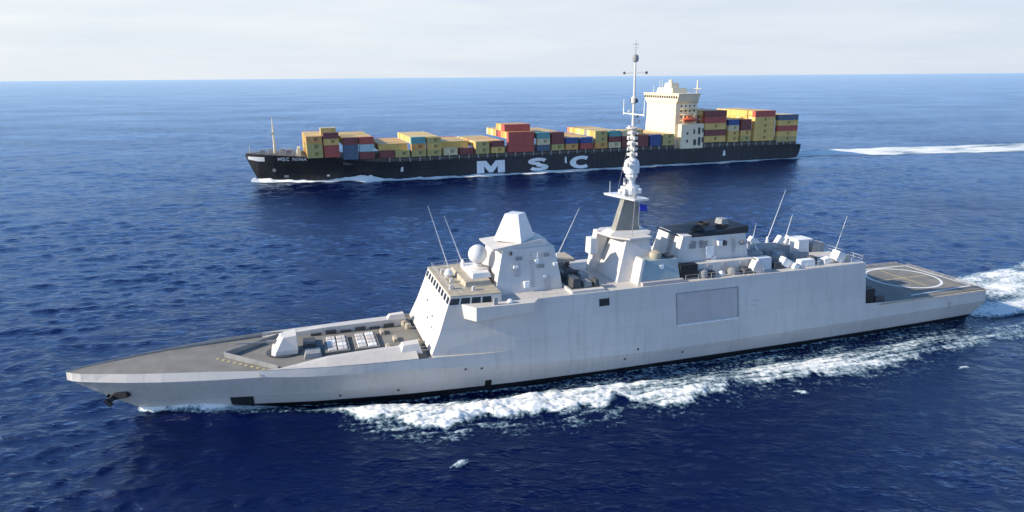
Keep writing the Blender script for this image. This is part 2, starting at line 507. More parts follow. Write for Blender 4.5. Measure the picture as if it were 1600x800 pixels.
# ---- foam along the frigate
def hull_wl(sx): return np.interp(sx, [-71, -55, -30, 0, 15, 30, 42, 55, 63], [7.7, 8.5, 9.0, 9.1, 8.7, 7.4, 5.4, 2.2, 0.0])
def frigate_foam():
    OUT = [(63, 1.8), (60, 2.6), (57, 4.0), (50, 6.6), (44, 8.4), (39, 10.2), (37, 12.2), (30.5, 16.6), (25, 18.4), (18.4, 17.6), (10, 19.3), (6, 19.9), (3.5, 17.6), (-2, 21.6), (-12, 20.8), (-23, 18.8), (-32, 21.4), (-44, 19.6), (-61, 18.6), (-75, 18.6), (-92, 20)]
    INN = [(63, 0.0), (57.6, 1.2), (50, 4.6), (44, 6.6), (36.6, 8.0), (20, 11.6), (12, 11.9), (2, 13.0), (-6.7, 13.8), (-32, 13.4), (-47, 13.6), (-65, 12.2), (-92, 13)]
    s = np.arange(64.5, -92, -0.22); v = np.linspace(-0.05, 1.0, 100)
    S, V = np.meshgrid(s, v, indexing='ij')
    yo = tab(OUT, S); yi = tab(INN, S); yh = hull_wl(S) - 0.3
    edge = (fbm(S * .22, S * 0 + 5.0, 4) - .5) * 5.0 + (fbm(S * .9, S * 0 + 9, 3) - .5) * 1.6
    fade_e = np.clip((40 - S) / 6, 0.15, 1)
    yo = yo + edge * fade_e
    ymax = yo + 5.0
    Yl = yh + (ymax - yh) * V
    # coverage
    core = np.clip((Yl - yi + .8) / 2.2, 0, 1) * np.clip((yo - Yl) / 1.5, 0, 1)
    along = np.interp(S, [-92, -75, -60, -45, -30, -15, 0, 20, 35, 37.5, 38.5, 45, 50, 56, 60, 63, 64.5], [0, .22, .45, .56, .72, .80, .98, 1.05, 1.05, .95, .62, .60, .42, .40, .62, .7, 0])
    patch = fbm(S * .13, Yl * .42 + 40, 5)
    patch2 = fbm(S * .55, Yl * .8, 4)
    d = core * along * np.clip(.72 + 1.3 * (patch - .42) + .45 * (patch2 - .45), 0, 1.25)
    inner = np.clip((Yl - yh - .4) / .8, 0, 1) * np.clip((yi + 1 - Yl) / 1.5, 0, 1)
    innera = np.interp(S, [-92, -70, -40, -10, 8, 25, 36, 42, 55], [0, .30, .40, .42, .34, .25, .3, .2, 0])
    d = np.maximum(d, inner * innera * np.clip(.4 + 1.6 * (fbm(S * .3, Yl * .7 + 11, 5) - .42), 0, 1))
    hullline = np.exp(-((Yl - hull_wl(S) - .45) / .35) ** 2) * np.interp(S, [-71, -60, 30, 45, 50, 60], [.3, .4, .4, .4, .2, 0])
    d = np.maximum(d, hullline * np.clip(.3 + 1.4 * fbm(S * .5, Yl + 3, 3), 0, 1))
    wisp = np.clip((Yl - yo + 1.0) / .8, 0, 1) * np.clip((yo + 4.5 - Yl) / 3.0, 0, 1) * np.interp(S, [-60, -30, 0, 25, 37, 40], [.1, .25, .3, .5, .5, 0])
    d = np.maximum(d, wisp * np.clip(1.2 * (fbm(S * .35, Yl * 1.6 + 60, 5) - .38) * 2.2, 0, 1))
    streak = fbm(S * .22 + 3, Yl * 2.6, 5)
    d = d * np.clip(.70 + 1.7 * (streak - .36), .25, 1.15)
    lump = d * (.6 * fbm(S * .4, Yl * .5 + 70, 3) + .45 * (fbm(S * 1.4, Yl * 1.8 + 70, 4) - .3)) * np.interp(S, [-92, -40, 0, 30, 40, 60], [.3, .5, .9, 1.1, .6, .8])
    X, Y = to_world(S, Yl, F_ORG, F_AX, F_AY)
    foam_mesh('bow_wave_foam', S, V, X, Y, d, lump, 'white churned foam streaming back along the grey warship waterline', 'foam')
frigate_foam()

def bow_curl():
    # the thin sheet of water climbing the stem
    S, V = np.meshgrid(np.linspace(64, 46, 90), np.linspace(0, 1, 14), indexing='ij')
    yh = hull_wl(S) + .05
    Yl = yh + V * np.interp(S, [46, 52, 58, 62, 64], [1.9, 2.2, 2.0, 1.5, .5])
    d = 1.25 * np.interp(S, [46, 50, 55, 57, 60, 63, 64], [.25, .6, .85, .65, .6, .8, .35]) * np.clip(1.2 - np.abs(V - .55) * 2.0, 0, 1) * np.clip(.5 + fbm(S * .8, V * 3, 3), 0, 1.1)
    lump = np.interp(S, [46, 52, 57, 60, 63, 64], [0, .3, 1.2, .8, 1.5, .9]) * np.clip(1 - V, 0, 1) ** 1.2
    X, Y = to_world(S, Yl, F_ORG, F_AX, F_AY)
    foam_mesh('bow_splash', S, V, X, Y, d, lump, 'thin white splash of water curling up the warship stem', 'foam', lift=.06)
bow_curl()

def stern_wake():
    s = np.arange(-70.5, -235, -0.6); v = np.linspace(-1, 1, 90)
    S, V = np.meshgrid(s, v, indexing='ij')
    hw = np.interp(S, [-235, -150, -100, -72], [30, 22, 14, 9])
    Yl = V * hw
    a = np.abs(V)
    d = np.clip((1.0 - a) / .18, 0, 1) * np.interp(S, [-235, -140, -95, -76, -70], [.45, .75, .95, .9, .55])
    d *= np.clip(.62 + 1.3 * (fbm(S * .12, Yl * .3 + 3, 5) - .42), 0, 1.2)
    d = np.where((Yl > 0) & (Yl < 4.5), d * np.interp(Yl, [0, 2.2, 4.5], [1, .45, 1]), d)
    lump = d * (fbm(S * .5, Yl * .6, 4) - .2) * np.interp(S, [-235, -100, -72], [.2, .6, 1.2])
    X, Y = to_world(S, Yl, F_ORG, F_AX, F_AY)
    foam_mesh('stern_wake', S, V, X, Y, d, lump, 'broad white foaming wake behind the warship stern', 'wake')
stern_wake()

def cargo_foam():
    OUTc = [(137, .8), (134, 2.2), (120, 7), (105, 12), (92, 16), (84, 18.0), (60, 19.6), (20, 20), (-60, 20), (-128, 19)]
    s = np.arange(137.5, -131, -0.5); v = np.linspace(0, 1, 16)
    S, V = np.meshgrid(s, v, indexing='ij')
    w = np.interp(S, [-130, -60, 0, 60, 92, 110, 130, 137], [4.4, 4.8, 5.6, 5.4, 5.6, 3.2, 2.8, 1.4]) * (.6 + .8 * fbm(S * .12, S * 0, 4))
    yh = tab([(138, -.2), (134.4, 0), (115, 6.5), (100, 11), (84, 14.6), (60, 16.6), (40, 17), (-110, 17), (-130, 15.5)], S) - .2
    Yl = yh + V * w
    d = np.clip((1 - V) / .35, 0, 1) * np.interp(S, [-130, -60, 0, 40, 90, 138], [.85, .85, .95, 1.0, 1.1, 1.1]) * np.clip(.55 + .9 * fbm(S * .2, Yl * .5, 4), 0, 1.15)
    lump = np.exp(-((V - .25) / .3) ** 2) * np.interp(S, [-130, 0, 60, 84, 92, 100, 112, 130, 136, 138], [.1, .4, .7, 1.0, 3.0, 1.5, .8, 1.6, 2.4, 1.0]) * (.4 + .9 * fbm(S * .4, V * 2, 3))
    X, Y = to_world(S, Yl, C_ORG, C_AX, C_AY)
    foam_mesh('hull_side_foam', S, V, X, Y, d, lump, 'thin white foam line along the black cargo ship waterline', 'foam')
    s = np.arange(-125, -620, -1.6); v = np.linspace(-1, 1, 50)
    S, V = np.meshgrid(s, v, indexing='ij')
    hw = np.interp(S, [-620, -300, -200, -128], [34, 24, 19, 14])
    Yl = V * hw + np.interp(S, [-620, -280, -145, -128], [84, 25, 1, 0])
    d = np.clip((1 - np.abs(V)) / .25, 0, 1) * np.interp(S, [-620, -400, -250, -180, -150, -124], [.3, .75, .98, 1.2, 1.45, 1.5]) * np.clip(.62 + 1.2 * (fbm(S * .05, Yl * .15, 5) - .42), 0, 1.2)
    X, Y = to_world(S, Yl, C_ORG, C_AX, C_AY)
    foam_mesh('propeller_wake', S, V, X, Y, d, d * .08, 'long pale foam wake trailing behind the cargo ship stern', 'wake', lift=.06)
cargo_foam()

def whitecap(sx, sy, L, W, rot, label):
    S, V = np.meshgrid(np.linspace(-1, 1, 40), np.linspace(-1, 1, 30), indexing='ij')
    rr = np.hypot(S, V) + (fbm(S * 2 + sx, V * 2 + sy, 4) - .5) * 1.6
    d = np.clip((1 - rr) / .9, 0, 1) * .62
    a = S * L; b = V * W
    xl = sx + a * math.cos(rot) - b * math.sin(rot); yl = sy + a * math.sin(rot) + b * math.cos(rot)
    X, Y = to_world(xl, yl, F_ORG, F_AX, F_AY)
    foam_mesh('whitecap', S, V, X, Y, d * 1.1, d * .25, label, 'whitecap', kind='thing')
whitecap(27.2, 26.1, 1.5, .8, R(15), 'small white crest of foam alone on dark water below the foam band')
whitecap(-21.2, 23.4, 1.8, 1.0, R(-15), 'torn white crest just outside the foam band amidships')
whitecap(-49.1, 24.0, 1.6, .5, R(0), 'thin white crest on the water near the warship stern')

# ------------------------------------------------------------------ FRIGATE
frigate = empty('frigate', F_ORG, math.pi + TH_F)
tag(frigate, 'pale grey stealth warship with tall mast and helicopter deck in the foreground', 'warship')
YK = [(71.3, .30), (70.6, .95), (69.5, 1.6), (67, 2.6), (64, 3.7), (60, 4.9), (55, 6.1), (48, 7.5), (42, 8.4), (36, 9.0), (30, 9.4), (20, 9.8), (8, 10.0), (-30, 10.0), (-50, 9.7), (-71.2, 9.3)]
ZK = [(71.3, 5.75), (55, 5.7), (48, 5.75), (43, 5.35), (30, 5.0), (20, 4.2), (8, 3.4), (-8, 3.0), (-30, 3.15), (-50, 3.3), (-71.2, 3.5)]
ZE = [(71.3, 6.75), (55, 6.75), (48, 6.5), (40, 6.3), (27, 6.2), (22, 6.0), (10, 5.7), (-44, 5.9), (-50, 5.65), (-71.2, 5.5)]
def f_edge_y(s):
    k, zk, ze = lerp_table(YK, s), lerp_table(ZK, s), lerp_table(ZE, s)
    sl = lerp_table([(22, .145), (34, .16), (48, .34), (66, .36), (71.3, .1)], s)
    return max(k - sl * (ze - zk), .06)
def side_y(s, z):
    """half breadth of the frigate's side at height z"""
    k, zk, ze = lerp_table(YK, s), lerp_table(ZK, s), lerp_table(ZE, s)
    if z >= zk:
        if z > ze or s < 24: return k - .145 * (z - zk)
        return k + (f_edge_y(s) - k) * (z - zk) / (ze - zk)
    w = float(hull_wl(s)) if s < 63 else 0.0
    z0 = 0.0 if s < 63 else min((s - 63) / 8.3 * 5.6, zk - .05)
    if z <= z0: return w
    return w + (k - w) * ((z - z0) / (zk - z0)) ** .85

BT = .85          # height of the black boot stripe
def frigate_hull():
    mb = MB()
    ss = [71.35, 71.1, 70.6, 69.5, 68, 66, 64, 62.5, 60, 57, 54, 51, 48, 45, 42, 39, 36, 33, 30, 27, 24, 20, 15, 10, 5, 0, -8, -16, -24, -32, -40, -44.5, -50, -58, -66, -71.2]
    secs = []
    for s in ss:
        zk, ze = lerp_table(ZK, s), lerp_table(ZE, s)
        zl = -2.5 if s < 61 else (-2.5 + 2.5 * (s - 61) / 2 if s < 63 else (s - 63) / 8.3 * 5.6)
        zs = [zl, max(zl + .01, 0.0), max(zl + .02, BT), max(zl + .03, BT + (zk - BT) * .33), max(zl + .04, BT + (zk - BT) * .66), zk, ze]
        if s == -71.2: sh = [2.3, 1.9, 1.7, .9, .3, 0, 0]
        else: sh = [0] * 7
        pts = []
        for z, d in zip(zs, sh):
            y = side_y(s, z) if z > zl + .005 else (.02 if s > 61 else side_y(s, 0) * .85)
            if z < 0 and s <= 61: y = side_y(s, 0) * .85
            pts.append((s + d, y, z))
        secs.append(pts)
    n = 7
    for sg in (1, -1):
        b = len(mb.v)
        for p in secs: mb.v += [(x, y * sg, z) for x, y, z in p]
        for k in range(len(ss) - 1):
            for i in range(n - 1):
                q = (b + k * n + i, b + k * n + i + 1, b + (k + 1) * n + i + 1, b + (k + 1) * n + i)
                mb.f.append(q if sg > 0 else q[::-1]); mb.mi.append(1 if i < 2 else 0)
    # transom
    k = len(ss) - 1
    a = [k * n + i for i in range(n)]; bb = [len(secs) * n + k * n + i for i in range(n)]
    for i in range(n - 1):
        mb.f.append((a[i], a[i + 1], bb[i + 1], bb[i])); mb.mi.append(1 if i < 2 else 0)
    # stem plate
    mb.f.append(tuple(range(n)) + tuple(len(secs) * n + i for i in reversed(range(n)))); mb.mi.append(0)
    return mb.build('hull', [M_hull, M_boot], frigate, fix=True)
hull = frigate_hull()

DK = [(71.3, 6.6), (60, 6.45), (50, 6.0), (44, 5.82), (20, 5.8)]
def foredeck():
    mb = MB()
    ss = [71.1, 70.4, 69.5, 68, 66, 64, 60, 56, 52, 48, 44, 40, 36, 32, 28, 25, 21.5]
    rows = []
    for s in ss:
        y = max(f_edge_y(s) - .10, .03); z = lerp_table(DK, s)
        rows.append([(s, y, z), (s, y * .33, z + .03), (s, -y * .33, z + .03), (s, -y, z)])
    mb.rings(rows, closed=False, cap0=False, cap1=False)
    return mb.build('foredeck', M_deck, frigate, fix=False)
fd = foredeck()
if fd.data.polygons[0].normal.z < 0: fd.data.flip_normals()

# raised coamings either side of the missile deck
for sg in (1, -1):
    mb = MB(); rings = []
    for s, hgt, yi in [(48.5, .05, 6.6), (44, .55, 6.0), (40, .95, 5.5), (34, 1.1, 5.3), (28.6, 1.15, 5.3)]:
        d = lerp_table(DK, s); ye = f_edge_y(s) - .12; ze = lerp_table(ZE, s)
        rings.append([(s, sg * yi, d - .05), (s, sg * (yi + .05), d + hgt), (s, sg * (yi + .9), d + hgt), (s, sg * ye, ze + .03), (s, sg * ye, d - .05)])
    mb.rings(rings)
    mb.build('coaming', M_hull, frigate)
    for k in range(6):
        s = 41 - k * 2.1
        MB().box(s - .75, s + .75, sg * 5.02, sg * 5.26, 5.86, 6.42 if k % 2 else 6.2).build('deck_locker', M_dark if sg < 0 else M_mid, frigate)
    # squat turret at the aft end of each coaming
    MB().rings([[(30.8, sg * 5.4, 6.7), (27.8, sg * 5.4, 6.7), (27.8, sg * 7.6, 6.3), (30.8, sg * 7.6, 6.3)], [(30.2, sg * 5.6, 7.5), (28.1, sg * 5.6, 7.6), (28.1, sg * 6.9, 7.5), (30.2, sg * 6.9, 7.4)]]).build('coaming_box', M_grey, frigate)
# breakwater, a V opening aft
mb = MB()
for sg in (1, -1):
    a, b_ = Vector((53.0, 0, 0)), Vector((46.2, sg * 6.0, 0))
    d = (b_ - a).normalized(); nn = Vector((-d.y, d.x, 0)) * .06
    za, zb = lerp_table(DK, 53), lerp_table(DK, 46.2)
    mb.add([(a.x + nn.x, a.y + nn.y, za), (b_.x + nn.x, b_.y + nn.y, zb), (b_.x - nn.x, b_.y - nn.y, zb), (a.x - nn.x, a.y - nn.y, za),
            (a.x + nn.x, a.y + nn.y, za + .75), (b_.x + nn.x, b_.y + nn.y, zb + .6), (b_.x - nn.x, b_.y - nn.y, zb + .6), (a.x - nn.x, a.y - nn.y, za + .75)],
           [(3, 2, 1, 0), (4, 5, 6, 7), (0, 1, 5, 4), (1, 2, 6, 5), (2, 3, 7, 6), (3, 0, 4, 7)])
mb.build('breakwater', M_mid, frigate)
for k in range(9):
    t = .06 + k * .105
    MB().obox((54.2 - 6.9 * t, 5.9 * t + .15, lerp_table(DK, 54.2 - 6.9 * t) + .055), (.42, .32, .02), (0, 0, R(-40))).build('deck_marking', M_yellowmark, frigate)
# deck gun
gun = MB()
gun.rings([[(47.1, -1.15, 6.05), (46.6, -1.75, 6.05), (43.7, -1.75, 6.05), (43.7, 1.75, 6.05), (46.6, 1.75, 6.05), (47.1, 1.15, 6.05)],
           [(46.95, -1.0, 6.7), (46.4, -1.75, 6.7), (43.6, -1.8, 6.7), (43.6, 1.8, 6.7), (46.4, 1.75, 6.7), (46.95, 1.0, 6.7)],
           [(45.7, -.8, 8.45), (45.4, -1.2, 8.4), (43.7, -1.4, 8.6), (43.7, 1.4, 8.6), (45.4, 1.2, 8.4), (45.7, .8, 8.45)]])
gun_o = gun.build('gun_turret', M_grey, frigate, bevel=.05)
MB().tube([(46.2, 0, 7.5), (47.6, 0, 7.6)], .28, .22, 10).build('gun_mantlet', M_mid, gun_o)
MB().tube([(47.2, 0, 7.56), (51.6, 0, 7.85)], .11, .085, 8).build('gun_barrel', M_mid, gun_o)
MB().lathe([(2.3, 0), (2.3, .18), (2.0, .22)], (45.5, 0, 5.86), 24).build('gun_ring', M_dark, gun_o)

# missile cells: two pale banks of hatches on a dark plinth
for s0, s1 in ((37.1, 39.9), (33.1, 35.9)):
    mb = MB().box(s0 - .25, s1 + .25, -3.0, 3.0, 5.8, 6.22)
    pl = mb.build('missile_plinth', M_deck, frigate)
    for k in range(2):
        for j in range(4):
            x0 = s0 + .08 + k * (s1 - s0) / 2; x1 = x0 + (s1 - s0) / 2 - .22
            y0 = -2.75 + j * 1.4
            h = MB().box(x0, x1, y0, y0 + 1.22, 6.22, 6.36, 0, .06)
            h.box((x0 + x1) / 2 - .05, (x0 + x1) / 2 + .05, y0 + .12, y0 + 1.1, 6.36, 6.40)
            h.build('missile_hatch', M_cream if (j + k + (s0 > 36)) % 3 else M_white, pl)
mb = MB().box(40.6, 42.9, 1.2, 3.6, 5.84, 6.5, 0, .2); mb.build('deck_hatch', M_mid, frigate)
mb = MB().box(41.2, 43.0, -3.4, -.6, 5.84, 6.35, 0, .1); mb.build('deck_hatch', M_dark, frigate)
for s, y in [(31.8, 3.2), (31.8, -3.0), (30.4, 0.4)]:
    MB().box(s - .3, s + .3, y - .9, y + .9, 5.84, 6.3, 0, .08).build('deck_locker', M_wood, frigate)
for s, y in [(28.3, 4.6), (27.6, 3.4), (27.9, -3.6), (28.2, -5.0)]:
    MB().lathe([(.45, 0), (.5, .3), (.42, .75), (.2, .9)], (s, y, 5.84), 10).build('capstan', M_wood, frigate)

# superstructure: side walls carry on the slope of the hull
FRONT_S = lambda z: 26.75 - (z - 5.7) * .372
def sup_ring(z, chs):
    ys = [(FRONT_S(z), 8.75 - .13 * (z - 5.5))]
    ys += [(chs, side_y(chs, z))] + [(s, side_y(s, z)) for s in (10, 5, 0, -8, -16, -24, -32, -40, -44.5)]
    if z < 6: return [(s, side_y(s, lerp_table(ZE, s) - .01) if s <= 10 else y, lerp_table(ZE, s) - .01) for s, y in ys] + [(s, -(side_y(s, lerp_table(ZE, s) - .01) if s <= 10 else y), lerp_table(ZE, s) - .01) for s, y in reversed(ys)]
    return [(s, y, z) for s, y in ys] + [(s, -y, z) for s, y in reversed(ys)]
mb = MB()
mb.rings([sup_ring(5.55, 15.5), sup_ring(9.0, 15.2), sup_ring(12.55, 14.9)], cap0=False)
sup = mb.build('superstructure', M_hull, frigate)
for sg in (1, -1):
    mb = MB(); rg = []
    for q in (26.6, 24.5, 22, 19, 16, 13, 10.3):
        ye, ze = side_y(q, lerp_table(ZE, q)) if q < 24 else f_edge_y(q), lerp_table(ZE, q)
        rg.append([(q, sg * (ye - .02), 5.4), (q, sg * (ye - .02), ze - .004), (q, sg * (ye - 1.3), ze - .004), (q, sg * (ye - 1.3), 5.4)])
    mb.rings(rg); mb.build('side_deck', M_hull, frigate)
# seams and frames on the side plating
def side_patch(s0, s1, z0, z1, off, name, mat, parent=None, sg=1, thick=.05, ns=4):
    mb = MB(); rings = []
    for k in range(ns + 1):
        s = s0 + (s1 - s0) * k / ns
        zz = [z0 + (z1 - z0) * t / 4 for t in range(5)]
        rings.append([(s, sg * (side_y(s, z) + off), z) for z in zz] + [(s, sg * (side_y(s, z) - thick), z) for z in reversed(zz)])
    mb.rings(rings)
    return mb.build(name, mat, parent or frigate)
for sg in (1, -1):
    dr = side_patch(-9.7, -20.1, 6.5, 11.0, .035, 'boat_bay_door', M_door, sg=sg)
    for a in ((-9.6, -20.2, 11.0, 11.1), (-9.6, -20.2, 6.36, 6.5), (-9.6, -9.7, 6.5, 11.0), (-20.1, -20.2, 6.5, 11.0)):
        side_patch(*a, .26 if a[2] < 6.4 else .12, 'door_frame_shading', M_white if a[2] < 6.4 else M_mid, dr, sg=sg)  # top and sides toned dark as painted recess shade, bottom lip light
    side_patch(2.7, 1.1, 10.5, 11.55, .02, 'ventilation_opening', M_black, sg=sg)
    side_patch(52.4, 49.6, .1, 2.35, .08, 'hull_opening', M_black, sg=sg, thick=.2)
    side_patch(19.6, 18.7, .2, 1.75, .05, 'hull_opening', M_black, sg=sg)
    for s, z in [(14.6, 11.4)]:
        side_patch(s, s - .75, z, z + .75, .02, 'scuttle', M_door, sg=sg, ns=1)
    for s, z in [(22.6, 3.9), (20.4, 3.75), (31.5, 1.5), (39, 1.4), (-1, 2.2), (-3, 3.5), (-10.5, 2.0)]:
        side_patch(s, s - .32, z, z + .3, .02, 'scuttle', M_dark, sg=sg, ns=1)
    side_patch(-22.5, -24.0, 8.6, 8.75, .03, 'grab_rail', M_door, sg=sg)
    side_patch(-22.5, -23.4, 7.9, 8.05, .03, 'grab_rail', M_door, sg=sg)
    # draught marks as short pale ticks
for k in range(3):
    pass
# anchor in the stem
mb = MB()
mb.tube([(64.6, 2.3, 3.9), (66.2, 1.45, 3.1)], .22, .22, 8)
mb.obox((66.4, 1.2, 3.05), (.55, 2.4, .6), (R(10), R(30), R(8)))
mb.obox((66.75, 2.25, 2.75), (.42, .42, 1.1), (R(12), R(40), 0))
mb.obox((66.9, .25, 2.75), (.42, .42, 1.1), (R(-12), R(40), 0))
mb.obox((65.2, 2.1, 3.55), (1.9, .7, .75), (0, R(12), R(-24)))
mb.build('anchor', M_black, frigate)

# bridge storey
def poly_bridge(z, grow=0.0):
    y0 = 8.75 - .13 * (z - 5.5); y1 = y0 + (side_y(14.9, z) - y0) * .62
    ys = [(FRONT_S(z) + grow, y0 + grow), (18.2, y1 + grow), (16.9, y1 + grow)]
    return [(s, y, z) for s, y in ys] + [(s, -y, z) for s, y in reversed(ys)]
mb = MB(); mb.rings([poly_bridge(12.55), poly_bridge(13.75)], cap0=False)
br = mb.build('bridge', M_grey, frigate)
mb = MB(); mb.rings([poly_bridge(13.75, .12), poly_bridge(13.9, .12)])
rf = mb.build('roof', M_wood, br)
# bridge windows: each a framed pane set a few millimetres proud of the slope
def facet_windows(a0, a1, n, zb, zt, gap, parent, fr=.06):
    for k in range(n):
        u0 = (k + gap / 2) / n; u1 = (k + 1 - gap / 2) / n
        def P(u, z, off):
            t = (z - 12.55) / 1.2
            A = Vector(a0[0]).lerp(Vector(a0[1]), t); B = Vector(a1[0]).lerp(Vector(a1[1]), t)
            nrm = (B - A).cross(Vector(a0[1]) - Vector(a0[0])).normalized()
            ctr = (Vector(a0[0]) + Vector(a1[0])) / 2
            if nrm.dot(Vector((ctr.x - 15, ctr.y, 0))) < 0: nrm = -nrm
            return A.lerp(B, u) + nrm * off
        mb = MB()
        mb.rings([[P(u0, zb, -.05), P(u1, zb, -.05), P(u1, zt, -.05), P(u0, zt, -.05)], [P(u0, zb, .025), P(u1, zb, .025), P(u1, zt, .025), P(u0, zt, .025)]])
        mb.build('window', M_glass, parent)
for sg in (1, -1):
    b0, b1 = poly_bridge(12.55), poly_bridge(13.75)
    f = lambda i, sg=sg: ((b0[i][0], b0[i][1] * sg, b0[i][2]), (b1[i][0], b1[i][1] * sg, b1[i][2]))
    facet_windows(f(0), f(1), 4, 12.68, 13.5, .16, br)
b0, b1 = poly_bridge(12.55), poly_bridge(13.75)
facet_windows((b0[0], b1[0]), (b0[5], b1[5]), 9, 12.68, 13.52, .36, br)
for y, z in [(2.5, 9.4), (-2.4, 10.2), (0.6, 8.6), (4.0, 8.3)]:
    MB().box(FRONT_S(z) - .1, FRONT_S(z) + .06, y - .2, y + .2, z, z + .3).build('scuttle', M_mid, br)
# bridge wings
for sg in (1, -1):
    pl = [(22.5, 7.8), (20.9, 10.2), (12.9, 10.2), (11.6, 8.5)]
    mb = MB()
    mb.rings([[(s, sg * (y - .2 if y > 9 else y), 10.75 if s > 15 else 11.2) for s, y in pl], [(s, sg * y, 12.72 if s > 18 else 12.6) for s, y in pl]])
    wg = mb.build('bridge_wing', M_grey, frigate)
    MB().box(17.8, 18.4, sg * 9.2, sg * 9.7, 12.6, 13.6, 0, .08).build('wing_pedestal', M_mid, wg)
    MB().lathe([(.3, 0), (.45, .25), (.3, .5), (.05, .6)], (16, sg * 9.3, 12.6), 10).build('wing_lamp', M_white, wg)
# items on the bridge roof
MB().box(17.2, 21.0, -4.6, 4.6, 13.9, 14.6, 0, .15).build('roof_house', M_wood, frigate)
MB().box(16.8, 19.6, -3.2, 3.2, 14.6, 15.3, 0, .2).build('roof_house', M_radome, frigate)
for s, y in [(23.0, 4.6), (22.4, -3.6), (20.2, 6.2), (22.2, 1.5)]:
    MB().box(s - .25, s + .25, y - .25, y + .25, 13.9, 14.5, 0, .05).build('roof_sensor', M_grey, frigate)
MB().lathe([(.5, 0), (.75, .5), (.45, 1.1), (.1, 1.3)], (22.0, -1.2, 13.9), 12).build('small_radome', M_radome, frigate, smooth=True)

def railing(pts, h, name='railing', parent=frigate, r=.028, step=1.6, wires=2, mat=None):
    mb = MB(); pts = [Vector(p) for p in pts]
    for a, b_ in zip(pts, pts[1:]):
        n = max(1, int((b_ - a).length / step))
        for k in range(n + 1):
            p = a.lerp(b_, k / n); mb.tube([p, p + Vector((0, 0, h))], r, r, 4)
        for w in range(1, wires + 1):
            o = Vector((0, 0, h * w / wires)); mb.tube([a + o, b_ + o], r * .8, r * .8, 4)
    return mb.build(name, mat or M_grey, parent)
railing([(23.4, -6.7, 13.9), (23.4, 6.7, 13.9), (17.2, 7.4, 13.9)], .9)
railing([(23.4, -6.7, 13.9), (17.2, -7.4, 13.9)], .9)

# forward tower with the pyramid radar
mb = MB()
def tw(z, sf, sa, yf, ya): return [(sf, yf, z), (sa, ya, z), (sa, -ya, z), (sf, -yf, z)]
mb.rings([tw(11.9, 17.1, 6.7, 5.6, 5.2), tw(14.3, 16.4, 6.9, 4.75, 4.6), tw(18.45, 15.3, 7.4, 3.75, 3.2)], cap0=False)
tower = mb.build('radar_tower', M_grey, frigate)
mb = MB()
mb.rings([[(16.6, 3.55, 18.45), (8.8, 3.0, 18.45), (7.6, 1.8, 18.45), (7.6, -1.8, 18.45), (8.8, -3.0, 18.45), (16.6, -3.55, 18.45)],
          [(16.7, 3.65, 18.7), (9.4, 3.0, 19.45), (8.2, 1.6, 19.3), (8.2, -1.6, 19.3), (9.4, -3.0, 19.45), (16.7, -3.65, 18.7)]])
mb.build('tower_top', M_grey, tower)
mb = MB()
mb.rings([[(15.5, 0, 19.1), (12.35, 3.2, 19.1), (9.2, 0, 19.1), (12.35, -3.2, 19.1)], [(15.5, 0, 19.3), (12.35, 3.2, 19.3), (9.2, 0, 19.3), (12.35, -3.2, 19.3)],
          [(13.75, 0, 22.95), (12.2, 1.5, 22.95), (10.65, 0, 22.95), (12.2, -1.5, 22.95)]])
mb.build('pyramid_radar', M_radome, tower, bevel=.06)
MB().lathe([(1.7, 0), (1.55, .4), (.7, .6), (.65, 1.0)], (17.9, 0, 15.0), 18).build('radome_pedestal', M_grey, frigate)
mb = MB(); mb.lathe([(.08, -1.32)] + [(1.38 * math.cos(a), 1.38 * math.sin(a)) for a in [R(-70 + 10 * k) for k in range(16)]] + [(.05, 1.38)], (17.9, 0, 17.3), 28)
mb.build('satellite_radome', M_radome, frigate, smooth=True)
def tower_y(s, z): return 4.75 + (3.75 - 4.75) * (z - 14.3) / 4.15 if z > 14.3 else 5.6 + (4.75 - 5.6) * (z - 11.9) / 2.4
for s, z, w, h in [(14.2, 18.0, .35, .5), (13.6, 16.1, .7, .35), (10.4, 16.6, .6, .5), (7.6, 16.0, .6, .4), (12.2, 13.6, .8, .9), (9.4, 14.4, .5, .4)]:
    for sg in (1, -1):
        y = tower_y(s, z) - .25
        MB().obox((s, sg * (y + .1), z), (w, .7, h), (0, 0, R(10) * sg)).build('tower_fitting', M_white if z < 17 else M_dark, tower)
MB().tube([(10.3, 4.15, 16.8), (10.3, 4.35, 18.0)], .05, .04, 6).build('tower_aerial', M_white, tower)

for s, z in [(9.0, 12.7), (13.4, 14.7)]:
    for sg in (1, -1):
        MB().obox((s, sg * (tower_y(s, z + .9) - .02), z + .9), (.85, .14, 1.8), (R(11) * sg, 0, 0)).build('tower_door', M_door, tower)
for s in (11.2,):
    mb = MB()
    for k in range(14): mb.obox((s, tower_y(s, 13.2 + k * .36) + .06, 13.2 + k * .36), (.5, .08, .05))
    mb.build('ladder', M_mid, tower)
for s, z in [(9.8, 15.9), (8.9, 17.4), (13.0, 17.2)]:
    MB().obox((s, tower_y(s, z) + .02, z), (.9, .1, .5), (R(11), 0, 0)).build('vent', M_mid, tower)
